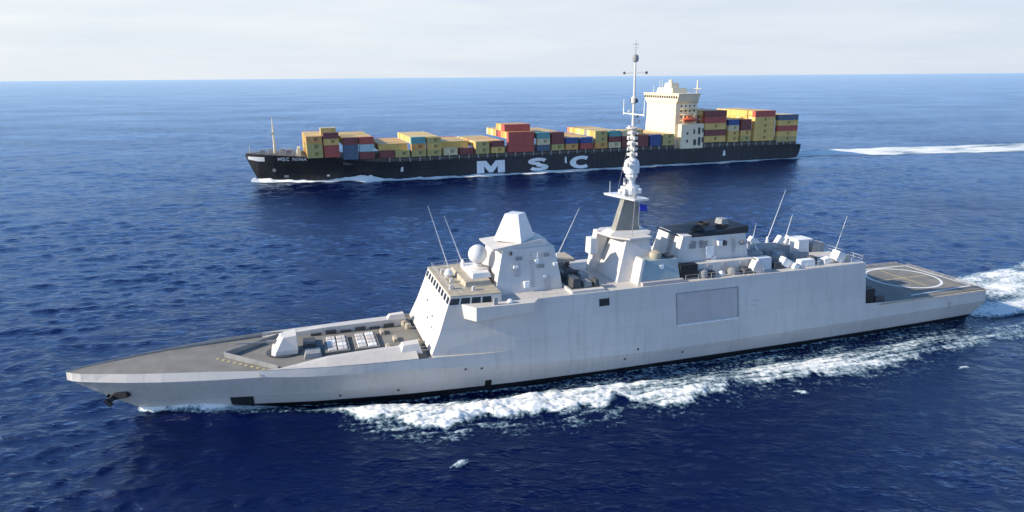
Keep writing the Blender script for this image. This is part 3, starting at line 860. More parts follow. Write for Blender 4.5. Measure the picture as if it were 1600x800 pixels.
# waist between tower and main mast: sunken boat deck, gear and a platform
MB().box(6.6, 1.6, -8.2, 8.3, 12.55, 12.9, 0).build('waist_bulwark', M_grey, frigate)
MB().box(6.3, 1.9, -7.8, 7.4, 12.905, 12.93, 0).build('waist_deck', M_dark, frigate)
for (x0, x1, y0, y1, z0, z1, mt) in [(5.9, 4.6, 4.2, 6.9, 12.93, 14.2, M_dark), (4.2, 2.9, 5.0, 7.0, 12.93, 13.6, M_mid), (3.6, 2.2, 1.5, 4.2, 12.93, 14.0, M_mid), (6.0, 4.8, -1, 3, 12.93, 14.0, M_dark), (2.6, 1.9, 5.6, 7.2, 12.93, 13.9, M_dark)]:
    MB().box(min(x0, x1), max(x0, x1), y0, y1, z0, z1, 0, .12).build('deck_machinery', mt, frigate)
MB().box(1.4, 6.4, -7.4, -3.0, 14.0, 14.45, 0, .05).build('waist_platform', M_wood, frigate)
for s in (1.8, 6.0):
    MB().box(s - .2, s + .2, -5.6, -4.8, 12.9, 14.0).build('platform_post', M_dark, frigate)
mb = MB()
mb.tube([(5.2, 2.4, 14.2), (3.2, 2.4, 13.9)], .42, .30, 10); mb.build('davit_drum', M_dark, frigate)

# main mast house: a block with a sloping front, a column ahead of it
mb = MB()
mb.rings([[(-1.7, 5.4, 12.5), (-8.5, 5.4, 12.5), (-8.5, -5.4, 12.5), (-1.7, -5.4, 12.5)], [(-4.2, 3.2, 18.5), (-7.9, 3.2, 18.5), (-7.9, -3.2, 18.5), (-4.2, -3.2, 18.5)]])
mh = mb.build('mast_house', M_grey, frigate, bevel=.06)
MB().rings([[(-.6, -3.4, 12.5), (-2.0, -3.4, 12.5), (-2.0, -2.0, 12.5), (-.6, -2.0, 12.5)], [(-1.7, -3.2, 18.9), (-3.9, -3.2, 18.9), (-3.9, -1.7, 18.9), (-1.7, -1.7, 18.9)]]).build('mast_column', M_grey, mh, bevel=.08)
MB().box(-1.5, -.2, -2.9, -.9, 15.4, 17.9, 0, .08).build('sensor_box', M_radome, mh, bevel=.1)
MB().prism([(-2.4, 2.2), (-4.2, 4.3), (-7.9, 4.2), (-8.3, -4.2), (-3.4, -4.4), (-1.6, -2.6)], 18.5, 18.75).build('mast_platform', M_grey, mh)
MB().rings([[(-2.2, 1.6, 18.75), (-8.4, 2.4, 18.75), (-8.4, -2.4, 18.75), (-2.2, -1.6, 18.75)], [(-3.2, 1.2, 19.3), (-8.8, 2.2, 19.15), (-8.8, -2.2, 19.15), (-3.2, -1.2, 19.3)]]).build('pylon_base', M_grey, mh)
MB().rings([[(-3.5, .75, 19.1), (-7.6, .75, 19.1), (-7.6, -.75, 19.1), (-3.5, -.75, 19.1)], [(-5.0, .6, 24.1), (-7.3, .6, 24.1), (-7.3, -.6, 24.1), (-5.0, -.6, 24.1)]]).build('mast_pylon', M_lattice, mh)
mast = empty('mast', (0, 0, 0), 0, frigate)
MB().rings([[(-3.6, -3.6, 24.1), (-5.2, 3.4, 24.1), (-7.4, 3.4, 24.1), (-7.4, -3.6, 24.1)], [(-3.5, -3.7, 24.4), (-5.1, 3.5, 24.4), (-7.5, 3.5, 24.4), (-7.5, -3.7, 24.4)]]).build('mast_platform', M_radome, mast)
for y in (-3.3, 3.2):
    MB().tube([(-4.4, y, 24.4), (-4.4, y, 26.2)], .05, .03, 6).build('aerial', M_white, mast)
MX = -6.3
mb = MB(); mb.lathe([(.6, 24.4), (1.1, 24.7), (1.15, 25.5), (.75, 25.9), (.55, 26.2), (.5, 26.7), (.95, 27.4), (.7, 27.7)], (MX, 0, 0), 14)
for k in range(6):
    a = k * math.pi / 3 + .3
    mb.obox((MX + 1.2 * math.cos(a), 1.2 * math.sin(a), 25.15 + .25 * (k % 2)), (.75, .55, .75), (0, 0, a))
mb.build('sensor_drum', M_radome, mast)
MB().lathe([(.7, 27.6), (1.15, 27.85), (1.18, 28.9), (1.05, 29.6), (.65, 30.0), (.35, 30.1)], (MX, 0, 0), 20).build('sensor_dome', M_radome, mast, smooth=True)
mb = MB(); mb.lathe([(.34, 30.0), (.32, 34.4)], (MX, 0, 0), 12)
for z in (30.6, 31.4, 32.2, 33.0, 33.8):
    mb.lathe([(.36, z - .25), (.58, z - .05), (.58, z + .1), (.36, z + .3)], (MX, 0, 0), 14)
    for k in range(4):
        a = k * math.pi / 2 + z
        mb.obox((MX + .62 * math.cos(a), .62 * math.sin(a), z), (.36, .3, .42), (0, 0, a))
mb.build('aerial_stack', M_grey, mast)
MB().lathe([(.3, 34.3), (1.0, 34.45), (1.0, 34.6), (.3, 34.7)], (MX, 0, 0), 14).build('crow_plate', M_grey, mast)
MB().tube([(MX, 0, 34.4), (MX, 0, 38.5), (MX, 0, 44.0)], .24, .13, 10).build('pole', M_grey, mast)
for z, w, t in ((36.5, 3.2, .09), (42.4, 3.4, .05)):
    yd = MB().tube([(MX, -w, z), (MX, w, z)], t, t, 6).build('yard', M_white if z < 40 else M_mid, mast)
    for sg in (-1, 1):
        if z < 40: MB().tube([(MX, sg * w, z - .2), (MX, sg * w, z + 2.1)], .09, .05, 6).build('aerial', M_white, yd)
        else: MB().lathe([(.06, -.2), (.2, -.1), (.2, .1), (.06, .2)], (MX, sg * w, z), 8).build('lamp', M_dark, yd)
MB().lathe([(.2, 38.0), (.42, 38.15), (.42, 38.9), (.2, 39.1)], (MX, 0, 0), 10).build('sensor_collar', M_grey, mast)
for sg in (-1, 1):
    MB().box(MX - .2, MX + .2, sg * .65 - .2, sg * .65 + .2, 38.2, 38.7).build('sensor_lamp', M_dark, mast)
mb = MB(); mb.lathe([(.1, 43.9), (.4, 44.0), (.48, 44.4), (.4, 44.85), (.1, 45.0)], (MX, 0, 0), 12)
mb.build('top_ball', M_mid, mast, smooth=True)
mb = MB().tube([(MX, 0, 44.9), (MX, 0, 47.0)], .06, .03, 6)
mb.tube([(MX, -.8, 45.9), (MX, .8, 45.9)], .03, .03, 5); mb.tube([(MX - .5, 0, 46.4), (MX + .5, 0, 46.4)], .03, .03, 5)
mb.build('top_aerial', M_mid, mast)

mrng = random.Random(21)
for k in range(16):
    z = 25.0 + k * .78
    a = mrng.uniform(0, 6.28); L_ = mrng.uniform(.7, 1.35) * (1.15 if z < 30 else .8)
    ex, ey = MX + L_ * math.cos(a), L_ * math.sin(a)
    b0_ = MB().tube([(MX, 0, z), (ex, ey, z + .1)], .06, .05, 5)
    b0_.obox((ex, ey, z + .25), (mrng.uniform(.2, .45), mrng.uniform(.2, .4), mrng.uniform(.3, .7)), (0, 0, a))
    b0_.build('mast_bracket', [M_radome, M_grey, M_mid][k % 3], mast)
for y0, y1 in ((-3.2, -.6), (3.1, .5)):
    MB().tube([(-5.6, y0, 24.4), (MX, y1, 33.6)], .022, .022, 4).build('stay', M_mid, mast)
for sg in (-1, 1):
    MB().tube([(-5.4, sg * 2.6, 18.8), (-5.9, sg * 2.2, 24.1)], .05, .05, 5).build('stay', M_mid, mast)
for y in (-2.4, .4, 2.5):
    MB().lathe([(.22, 0), (.3, .25), (.22, .6), (.05, .7)], (-5.2 - abs(y) * .2, y, 24.4), 8).build('mast_lamp', M_mid if y > 0 else M_radome, mast)

# low block beside the mast (boat house), its open bay and the long deckhouse
MB().rings([[(-4.2, 4.0, 12.5), (-11.0, 4.0, 12.5), (-11.0, 7.6, 12.5), (-4.2, 7.6, 12.5)], [(-5.6, 3.8, 15.7), (-11.0, 3.8, 15.7), (-11.0, 6.4, 15.7), (-5.6, 6.4, 15.7)]]).build('boat_house', M_teal, frigate)
MB().rings([[(-3.9, 4.6, 12.5), (-4.25, 4.6, 12.5), (-4.25, 7.7, 12.5), (-3.9, 7.7, 12.5)], [(-5.2, 4.4, 16.0), (-5.65, 4.4, 16.0), (-5.65, 6.5, 16.0), (-5.2, 6.5, 16.0)]]).build('boat_house_front', M_grey, frigate)
MB().box(-8.6, -7.9, 6.2, 6.9, 13.9, 15.0, 0, .05).build('boat_house_locker', M_white, frigate)
MB().lathe([(.75, 0), (.95, .4), (.85, .9), (.3, 1.2)], (-8.0, 5.2, 15.7), 12).build('small_radome', M_wood, frigate, smooth=True)
MB().box(-10.8, -9.4, 4.3, 6.0, 15.7, 16.1, 0, .1).build('roof_sensor', M_dark, frigate)
MB().box(-25.2, -11.0, -6.6, 6.3, 12.5, 14.4, 0, .15).build('long_deckhouse', M_grey, frigate)
MB().box(-14.1, -11.2, 5.9, 7.2, 12.56, 14.75, 0).build('open_boat_bay', M_black, frigate)
MB().box(-4.4, -11.2, 7.6, 8.3, 12.56, 13.0).build('side_bulwark', M_door, frigate)
for (s, y, r, h, mt) in [(-15.1, 7.2, .7, 1.3, M_mid), (-16.6, 7.1, .6, 1.0, M_dark), (-18.2, 7.3, .35, .8, M_white), (-20.3, 7.0, .7, 1.1, M_mid), (-22.4, 7.2, .65, 1.1, M_dark), (-23.9, 7.0, .5, .9, M_mid)]:
    MB().lathe([(r * .8, 0), (r, h * .3), (r * .95, h * .8), (r * .3, h)], (s, y, 12.56), 12).build('life_raft_canister', mt, frigate, smooth=True)

# funnel
mb = MB()
mb.rings([[(-12.6, 4.3, 14.3), (-25.0, 4.3, 14.3), (-25.0, -4.3, 14.3), (-12.6, -4.3, 14.3)], [(-13.9, 3.9, 18.0), (-24.6, 3.7, 18.0), (-24.6, -3.7, 18.0), (-13.9, -3.9, 18.0)]])
fun = mb.build('funnel', M_grey, frigate)
for y0, y1 in ((-3.2, .6), (2.0, 4.3)):
    MB().rings([[(-12.2, y0, 14.4), (-14.0, y0, 14.4), (-14.0, y1, 14.4), (-12.2, y1, 14.4)], [(-13.3, y0, 18.35), (-14.8, y0, 18.35), (-14.8, y1 - .25, 18.35), (-13.3, y1 - .25, 18.35)]]).build('funnel_fin', M_grey, fun)
mb = MB()
mb.rings([[(-13.6, 3.9, 18.0), (-25.0, 3.8, 18.0), (-25.0, -3.8, 18.0), (-13.6, -3.9, 18.0)], [(-12.6, 2.2, 18.3), (-25.4, 3.4, 19.0), (-25.4, -3.6, 19.0), (-12.6, -3.2, 18.3)]])
mb.build('funnel_cap', M_black, fun)
for s, y in [(-17.5, 1.4), (-20.2, -1.4), (-21.6, 1.6)]:
    mb = MB().lathe([(1.0, 0), (.95, .5), (.8, .5), (.78, .1)], (s, y, 18.5), 14); mb.build('exhaust_pipe', M_black, fun)
MB().box(-23.6, -22.2, -1.2, .8, 18.7, 19.7, 0, .2).build('exhaust_hood', M_mid, fun)
for s in (-14.9, -16.9):
    MB().obox((s, 4.12, 16.9), (1.15, .25, 1.1), (R(-6), 0, 0)).build('intake_grille', M_mid, fun)
for s, z, w, h, mt in [(-17.8, 15.6, 1.3, 1.8, M_white), (-19.6, 16.9, .7, .8, M_white), (-20.5, 16.8, .5, .7, M_dark), (-18.5, 14.6, .9, .9, M_radome), (-23.8, 16.6, .6, .6, M_mid)]:
    MB().obox((s, 4.25, z), (w, .8, h)).build('funnel_locker', mt, fun)
mb = MB()
for k in range(10): mb.box(-22.6, -22.0, 4.1, 4.3, 14.5 + k * .34, 14.56 + k * .34)
mb.build('ladder', M_mid, fun)

for s in (-16.8, -19.4, -22.6):
    MB().box(s - .45, s + .45, 6.18, 6.34, 12.6, 14.2).build('deckhouse_door', M_door, frigate)
railing([(-11.4, 8.35, 12.58), (-18.0, 8.3, 12.58), (-25.0, 8.3, 12.58)], .95, step=1.7)
railing([(11.0, 8.5, 12.55), (7.0, 8.5, 12.55)], .95, step=1.4)
# hangar roof clutter
roof_items = [
    # centre s, y, z0, dims, rot, material, name
    (-24.4, 7.3, 12.56, (1.7, 1.3, 1.7), 'decoy_launcher', M_grey, -25),
    (-26.4, 6.0, 12.56, (2.6, 1.5, 1.9), 'roof_locker', M_radome, 0),
    (-28.6, 6.3, 12.56, (1.2, 1.6, 1.0), 'roof_locker', M_dark, 0),
    (-30.6, 6.5, 12.56, (2.2, 1.2, 1.3), 'decoy_launcher', M_white, -30),
    (-31.4, 7.7, 12.4, (.9, .6, .9), 'roof_locker', M_white, -30),
    (-34.2, 6.6, 12.56, (2.8, 1.3, 1.0), 'roof_locker', M_white, 0),
    (-36.0, 6.0, 12.56, (1.0, 1.5, 1.2), 'roof_locker', M_dark, 0),
    (-38.2, 6.5, 12.56, (1.2, 1.0, .9), 'roof_locker', M_white, 15),
    (-40.6, 6.5, 12.56, (1.6, 1.6, 1.7), 'decoy_launcher', M_radome, -25),
    (-42.6, 5.8, 12.56, (1.6, 1.0, .8), 'roof_locker', M_wood, 0),
    (-36.0, -2.2, 13.6, (1.1, 1.0, 1.7), 'decoy_launcher', M_radome, -35),
    (-39.6, -1.5, 12.56, (2.2, 2.6, 2.1), 'roof_house', M_radome, 0),
    (-42.4, -1.0, 12.56, (2.4, 2.2, 1.5), 'roof_house', M_mid, 0),
    (-33.5, -1.5, 12.56, (6.4, 3.0, 1.6), 'roof_house', M_mid, 0),
    (-29.5, 0.8, 12.56, (1.8, 1.8, 2.0), 'roof_house', M_mid, 0),
    (-32.0, -3.6, 13.9, (2.2, .9, .9), 'decoy_launcher', M_white, -35),
    (-40.0, -4.8, 12.56, (1.3, .7, 1.9), 'decoy_launcher', M_white, -20),
    (-31.5, 3.2, 12.56, (1.8, 1.8, 1.7), 'roof_house', M_mid, 0),
    (-36.2, 2.6, 12.56, (3.0, 1.6, 1.0), 'roof_locker', M_mid, 0),
]
for s, y, z0, d, nm, mt, ry in roof_items:
    if ry: MB().obox((s, y, z0 + d[2] * .5), d, (0, R(ry), 0)).build(nm, mt, frigate, bevel=.06)
    else: MB().box(s - d[0] / 2, s + d[0] / 2, y - d[1] / 2, y + d[1] / 2, z0, z0 + d[2], 0, .1).build(nm, mt, frigate)
# white flat top over the aft roof house, fire-control drum with tripod
MB().box(-41.2, -38.2, -2.9, -.1, 14.68, 14.86).build('roof_cover', M_white, frigate)
MB().lathe([(1.5, 0), (1.65, .6), (1.6, 1.9), (1.1, 2.4), (.3, 2.6)], (-26.6, 3.2, 12.56), 16).build('fire_control_drum', M_mid, frigate, smooth=True)
mb = MB()
for k in range(3):
    a = k * 2.1; mb.tube([(-26.6 + .9 * math.cos(a), 3.2 + .9 * math.sin(a), 14.8), (-26.6, 3.2, 16.5)], .08, .06, 5)
mb.build('tripod', M_white, frigate)
MB().lathe([(.8, 0), (.95, .7), (.8, 1.3), (.2, 1.7)], (-30.4, 3.9, 12.56), 14).build('small_radome', M_mid, frigate, smooth=True)
railing([(-44.2, 8.0, 12.56), (-44.2, -8.0, 12.56), (-26, -8.1, 12.56)], 1.0, step=2.0)
railing([(-31.0, 8.0, 12.56), (-44.2, 8.0, 12.56)], .9, step=2.0)

# whip antennas
def whip(a, b_, base=.3):
    w = MB().tube([a, Vector(a).lerp(Vector(b_), .5), b_], .075, .025, 6)
    o = w.build('whip_antenna', M_radome, frigate)
    MB().lathe([(base, -.5), (base * .8, .2), (base * .4, .6)], a, 8).build('antenna_base', M_white, o)
whip((21.8, -1.0, 14.6), (24.7, -1.0, 24.6)); whip((19.7, -2.0, 15.6), (22.2, -2.0, 22.8)); whip((4.1, -4.0, 14.6), (.4, -4.0, 22.2))
whip((-34.2, -3.0, 14.6), (-37.1, -3.0, 23.1), .25); whip((-41.2, 5.0, 13.4), (-43.0, 5.0, 19.6)); whip((-40.3, -6.0, 13.2), (-41.5, -6.0, 18.0)); whip((-33.0, -5.5, 13.2), (-33.6, -5.5, 17.0), .2)

# flight deck
mb = MB(); rows = []
for s in (-44.5, -50, -58, -66, -71.15):
    y = f_edge_y(s) - .22; rows.append([(s, y, 5.52), (s, -y, 5.52)])
mb.rings(rows, closed=False, cap0=False, cap1=False)
fdk = mb.build('flight_deck', M_fdeck, frigate, fix=False)
if fdk.data.polygons[0].normal.z < 0: fdk.data.flip_normals()
def ring_mark(cx, cy, r, w, z, n=64):
    mb = MB()
    for k in range(n):
        a, b_ = 2 * math.pi * k / n, 2 * math.pi * (k + 1) / n
        mb.add([(cx + r * math.cos(a), cy + r * math.sin(a), z), (cx + r * math.cos(b_), cy + r * math.sin(b_), z), (cx + (r - w) * math.cos(b_), cy + (r - w) * math.sin(b_), z), (cx + (r - w) * math.cos(a), cy + (r - w) * math.sin(a), z)], [(0, 1, 2, 3)])
    return mb
def line_mark(pts, w, z):
    mb = MB()
    for a, b_ in zip(pts, pts[1:]):
        a, b_ = Vector((*a, z)), Vector((*b_, z)); d = (b_ - a).normalized(); n = Vector((-d.y, d.x, 0)) * w / 2
        mb.add([a + n, b_ + n, b_ - n, a - n], [(0, 1, 2, 3)])
    return mb
def up_build(mb, *a):
    o = mb.build(*a, fix=False)
    if o.data.polygons[0].normal.z < 0: o.data.flip_normals()
    return o
up_build(ring_mark(-63.2, -1.0, 6.4, .45, 5.528), 'landing_circle', M_white, fdk)
up_build(line_mark([(-56.0, 7.6), (-70.6, 6.6), (-70.6, -7.4), (-45.5, -8.4)], .35, 5.526), 'deck_line', M_white, fdk)
up_build(line_mark([(-57.5, -1.0), (-69, -1.0)], .25, 5.530), 'deck_line', M_yellowmark, fdk)
up_build(line_mark([(-63.2, -6.2), (-63.2, 4.2)], .25, 5.532), 'deck_line', M_yellowmark, fdk)
MB().box(-44.75, -44.45, -6.2, -.4, 5.6, 10.6).build('hangar_door', M_door, sup)
MB().box(-46.6, -44.55, 7.0, 9.0, 5.53, 8.1).build('recess_shade_box', M_black, frigate)  # black box standing in for the shadowed recess at the hangar corner
MB().box(-49.0, -47.0, 8.0, 8.9, 5.53, 6.7, 0, .1).build('recess_shade_box', M_dark, frigate)  # smaller dark box continues the painted recess shade aft
for sg in (1, -1):
    mb = MB()
    for k in range(13):
        s0 = -47 - k * 1.85
        y = f_edge_y(s0)
        for t in range(5):
            yy = sg * (y + .1 + t * .22)
            mb.tube([(s0, yy, 5.5 + t * .05), (s0 - 1.7, yy, 5.5 + t * .05)], .02, .02, 4)
        for t in range(4):
            mb.tube([(s0 - t * .57, sg * (y + .05), 5.5), (s0 - t * .57, sg * (y + 1.0), 5.7)], .025, .025, 4)
    mb.build('safety_net', M_wood, frigate)
mb = MB()
for k in range(9):
    y = -8 + k * 2
    mb.tube([(-71.1, y, 5.5), (-71.9, y, 5.75)], .025, .025, 4)
for t in range(4): mb.tube([(-71.2 - t * .2, -8, 5.53 + t * .06), (-71.2 - t * .2, 8, 5.53 + t * .06)], .02, .02, 4)
mb.build('safety_net', M_wood, frigate)
mb = MB().tube([(-62.6, 9.62, 3.9), (-62.4, 9.66, 2.9)], .05, .05, 5); mb.tube([(-62.6, 9.62, 3.9), (-62.2, 9.6, 4.4)], .05, .05, 5); mb.tube([(-62.6, 9.62, 3.9), (-63.1, 9.6, 4.4)], .05, .05, 5)
mb.build('side_bracket', M_mid, frigate)

# the blue flag below the yard
def flag():
    mb = MB(); nx, nz = 8, 5
    rows = []
    for i in range(nx + 1):
        rows.append([(-6.9 - i * .16, 1.7 + .14 * math.sin(i * .9 + j * .4), 22.3 + j * .2 - i * .025) for j in range(nz + 1)])
    b = []
    for r in rows: b += r
    n = nz + 1
    f = [(i * n + j, i * n + j + 1, (i + 1) * n + j + 1, (i + 1) * n + j) for i in range(nx) for j in range(nz)]
    mb.add(b, f)
    o = mb.build('flag', M_flag, None, smooth=True, fix=False)
    sd = o.modifiers.new('thick', 'SOLIDIFY'); sd.thickness = .01
    o.location = F_ORG; o.rotation_euler = (0, 0, math.pi + TH_F)
    tag(o, 'small blue signal flag flying below the yard of the grey mast', 'flag')
    h = MB().tube([(-6.9, 1.7, 20.0), (-6.9, 1.72, 24.2)], .02, .02, 4).build('halyard', M_radome, o)
flag()

# ------------------------------------------------------------------ CONTAINER SHIP
cargo = empty('container_ship', C_ORG, math.pi + TH_C)
tag(cargo, 'long black hulled container ship with white deckhouse sailing behind the warship', 'cargo ship')
CY_D = [(138.8, .35), (138, 1.6), (136, 3.4), (132, 6.2), (126, 9.8), (115, 14.0), (100, 16.2), (85, 17), (-105, 17), (-131, 16.6)]
CY_W = [(138.8, .05), (134.4, .1), (128, 2.6), (115, 7.0), (100, 11.4), (84, 14.8), (60, 16.7), (40, 17), (-95, 17), (-120, 16.6), (-131, 15.8)]
CZ_D = [(138.8, 12.2), (126, 11.6), (115, 11.1), (105, 10.5), (98, 9.4), (90, 8.2), (82, 7.6), (-100, 7.5), (-131, 7.0)]
def cside(s, z):
    zd = lerp_table(CZ_D, s); yd, yw = lerp_table(CY_D, s), lerp_table(CY_W, s)
    zl = 0 if s < 134.4 else (s - 134.4) / 4.4 * (zd - 1.5)
    if z <= zl: return max(yw if s < 134.4 else .05, .03)
    t = min(1, (z - zl) / (zd - zl))
    return yw + (yd - yw) * t ** 1.35
def cargo_hull():
    mb = MB(); ss = [138.8, 138, 137, 136, 134.4, 132, 128, 122, 115, 108, 100, 94, 88, 82, 74, 60, 40, 0, -60, -95, -108, -120, -127, -131]
    n = 8; secs = []
    for s in ss:
        zd = lerp_table(CZ_D, s)
        zl = -3 if s < 134.4 else (s - 134.4) / 4.4 * (zd - 1.5)
        zs = [zl] + [max(zl, 0) + (zd - max(zl, 0)) * t for t in (.02, .2, .4, .6, .8, .9, 1)]
        rk = [0] * 8
        if s == -131: rk = [3.5, 1.6, .7, .2, 0.05, 0, 0, 0]
        secs.append([(s + d, cside(s, z) if z > zl else (.03 if s > 134 else cside(s, 0) * .9), z) for z, d in zip(zs, rk)])
    for sg in (1, -1):
        b = len(mb.v)
        for p in secs: mb.v += [(x, y * sg, z) for x, y, z in p]
        for k in range(len(ss) - 1):
            for i in range(n - 1):
                q = (b + k * n + i, b + k * n + i + 1, b + (k + 1) * n + i + 1, b + (k + 1) * n + i)
                mb.f.append(q if sg > 0 else q[::-1]); mb.mi.append(0)
    o = len(secs) * n; k = (len(ss) - 1) * n
    for i in range(n - 1): mb.f.append((k + i, k + i + 1, o + k + i + 1, o + k + i)); mb.mi.append(0)
    mb.f.append(tuple(range(n)) + tuple(o + i for i in reversed(range(n)))); mb.mi.append(0)
    # deck
    for k in range(len(ss) - 1):
        mb.f.append((k * n + n - 1, (k + 1) * n + n - 1, o + (k + 1) * n + n - 1, o + k * n + n - 1)); mb.mi.append(1)
    return mb.build('hull', [M_chull, M_cdeck], cargo)
cargo_hull()

def c_patch(poly, name, mat, off=.06, parent=cargo, sg=1):
    """flat outline in (s,z) laid on the cargo ship's side"""
    mb = MB()
    n = len(poly)
    mb.v = [(s, sg * (cside(s, z) + off), z) for s, z in poly] + [(s, sg * (cside(s, z) - .1), z) for s, z in poly]
    mb.f = [tuple(range(n))] + [(i, (i + 1) % n, n + (i + 1) % n, n + i) for i in range(n)]
    mb.mi = [0] * len(mb.f)
    return mb.build(name, mat, parent)
def c_stroke(path, w, name, mat, closed=False):
    """thick stroke following a path, laid on the ship's side; w = (half width along, half height)"""
    mb = MB(); L_, Rr_ = [], []
    for i, (s, z) in enumerate(path):
        a = path[max(i - 1, 0)]; b_ = path[min(i + 1, len(path) - 1)]
        dx, dz = b_[0] - a[0], b_[1] - a[1]; l = math.hypot(dx, dz); nx, nz = -dz / l, dx / l
        L_.append((s + nx * w[0], z + nz * w[1])); Rr_.append((s - nx * w[0], z - nz * w[1]))
    n = len(path)
    P = L_ + Rr_
    mb.v = [(s, cside(s, z) + .07, z) for s, z in P] + [(s, cside(s, z) - .1, z) for s, z in P]
    mb.f = [(i, i + 1, n + i + 1, n + i) for i in range(n - 1)] + [(2 * n + i, 2 * n + i + 1, i + 1, i) for i in range(n - 1)] + [(3 * n + i, 3 * n + i + 1, n + i + 1, n + i) for i in range(n - 1)]
    mb.mi = [0] * len(mb.f)
    return mb.build(name, mat, cargo)
ZL0, ZL1 = .95, 6.35
# M  (reads left to right, i.e. from the bow aft)
def MZ(x, y): return (44.2 - x * 12.9, ZL0 + y * (ZL1 - ZL0))
mpoly = [MZ(0, 0), MZ(0, 1), MZ(.33, 1), MZ(.5, .52), MZ(.67, 1), MZ(1, 1), MZ(1, 0), MZ(.745, 0), MZ(.745, .58), MZ(.575, .04), MZ(.425, .04), MZ(.255, .58), MZ(.255, 0)]
c_patch(mpoly, 'letter', M_white)
sp = []
for k in range(15):
    a = R(20 + k * 250 / 14); sp.append((.5 + .36 * math.cos(a), .735 + .165 * math.sin(a)))
sq = [(1 - x, 1 - y) for x, y in reversed(sp)]
spath = sp + sq
c_stroke([(20.3 - x * 9.9, .85 + y * 5.6) for x, y in spath], (1.5, .68), 'letter', M_white)
cp = [(.5 + .4 * math.cos(a), .5 + .39 * math.sin(a)) for a in [R(48 + k * 264 / 22) for k in range(23)]]
c_stroke([(-.6 - x * 10.8, .85 + y * 5.6) for x, y in cp], (1.55, .74), 'letter', M_white)
# ship's name on the bow
GL = {'M': [[(0, 0), (0, 1), (.5, .35), (1, 1), (1, 0)]], 'S': [[(1, .9), (.5, 1), (.08, .85), (.12, .6), (.9, .4), (.92, .15), (.5, 0), (0, .1)]], 'C': [[(1, .85), (.5, 1), (.08, .75), (.08, .25), (.5, 0), (1, .15)]],
      'N': [[(0, 0), (0, 1), (1, 0), (1, 1)]], 'I': [[(.5, 0), (.5, 1)]], 'A': [[(0, 0), (.5, 1), (1, 0)], [(.22, .38), (.78, .38)]]}
s = 126.2
for ch in 'MSC NINA':
    if ch != ' ':
        wd = .6 if ch == 'I' else 1.15
        mb = MB()
        for st in GL[ch]:
            for a, b_ in zip(st, st[1:]):
                A = Vector((s - a[0] * wd, 0, 9.35 + a[1] * 1.35)); B = Vector((s - b_[0] * wd, 0, 9.35 + b_[1] * 1.35))
                d = (B - A).normalized(); nn = Vector((-d.z, 0, d.x)) * .15
                q = [A + nn, B + nn, B - nn, A - nn]
                mb.add([(p.x, cside(p.x, p.z) + .08, p.z) for p in q] + [(p.x, cside(p.x, p.z) - .05, p.z) for p in q], [(0, 1, 2, 3), (0, 4, 5, 1), (1, 5, 6, 2), (2, 6, 7, 3), (3, 7, 4, 0)])
        mb.build('letter', M_white, cargo)
    s -= 1.0 if ch in 'I ' else 1.55
for sg in (1, -1):
    mb = MB(); rg = []
    for k in range(9):
        u = k / 8; ss_ = 137.9 + (131.5 - 137.9) * u; zt = 10.95 - .1 * u; zb = 9.75 - .75 * min(1, u * 1.6)
        rg.append([(ss_, sg * (cside(ss_, zb) - .1), zb), (ss_, sg * (cside(ss_, zb) + .06), zb), (ss_, sg * (cside(ss_, zt) + .06), zt), (ss_, sg * (cside(ss_, zt) - .1), zt)])
    mb.rings(rg); mb.build('bow_panel', M_white, cargo)
c_patch([(128.9, 5.2), (128.2, 6.0), (127.4, 5.6), (127.5, 4.6), (128.3, 4.3)], 'anchor', M_steel, .3)
c_patch([(124.4, 1.9), (124.4, 3.0), (122.6, 3.0), (122.6, 1.9)], 'draught_mark', M_steel, .05)
c_patch([(107.5, 2.2), (107.5, 3.0), (106.4, 3.0), (106.4, 2.2)], 'draught_mark', M_white, .05)
c_patch([(77.6, 3.4), (77.3, 5.4), (76.5, 5.4), (76.4, 3.4)], 'hull_mark', M_white, .05)
c_patch([(2.3, 3.8), (2.3, 6.4), (1.6, 6.4), (1.3, 3.4)], 'hull_mark', M_white, .05)
c_patch([(-84.6, 3.2), (-84.2, 5.8), (-83.4, 5.8), (-83.0, 3.2)], 'hull_mark', M_white, .05)

# rail, stanchions under the outboard stacks, hatch covers
st0 = MB().box(-.18, .18, -.18, .18, -2.2, 0).build('stanchion', M_steel, cargo)
for k in range(50):
    s = 82.0 - k * 4.3
    if s < -128: break
    o = st0 if k == 0 else st0.copy()
    if k: C.objects.link(o)
    o.location = (s, 16.3, 9.5)
mb = MB()
for a, b_ in ((114, 103), (101, -56), (-71.5, -129)):
    z0 = lerp_table(CZ_D, b_) - .3
    if a == 114: mb.box(b_, a, -14, 13.6, 10.3, 10.68)
    else: mb.box(b_, a, -15.4, 15.2, z0, 9.42)
mb.build('hatch_covers', M_cdeck, cargo)
mb = MB()
ps = [138.2, 134, 128, 122, 116]
for sg in (1, -1):
    for a, b_ in zip(ps, ps[1:]):
        for k in range(4):
            s = a + (b_ - a) * k / 4; y = sg * (lerp_table(CY_D, s) - .25); z = lerp_table(CZ_D, s)
            mb.tube([(s, y, z), (s, y, z + 1.1)], .06, .06, 4)
        for h in (.55, 1.1):
            mb.tube([(a, sg * (lerp_table(CY_D, a) - .25), lerp_table(CZ_D, a) + h), (b_, sg * (lerp_table(CY_D, b_) - .25), lerp_table(CZ_D, b_) + h)], .05, .05, 4)
mb.build('bow_railing', M_steel, cargo)
for sg in (1, -1):
  mb = MB(); a = 82
  while a > -128:
    z = lerp_table(CZ_D, a)
    if True:
        mb.tube([(a, sg * 16.85, z), (a, sg * 16.85, z + 1.05)], .05, .05, 4)
        mb.tube([(a, sg * 16.85, z + 1.05), (a - 3, sg * 16.85, lerp_table(CZ_D, a - 3) + 1.05)], .05, .05, 4)
    a -= 3
  mb.build('deck_railing', M_steel, cargo)
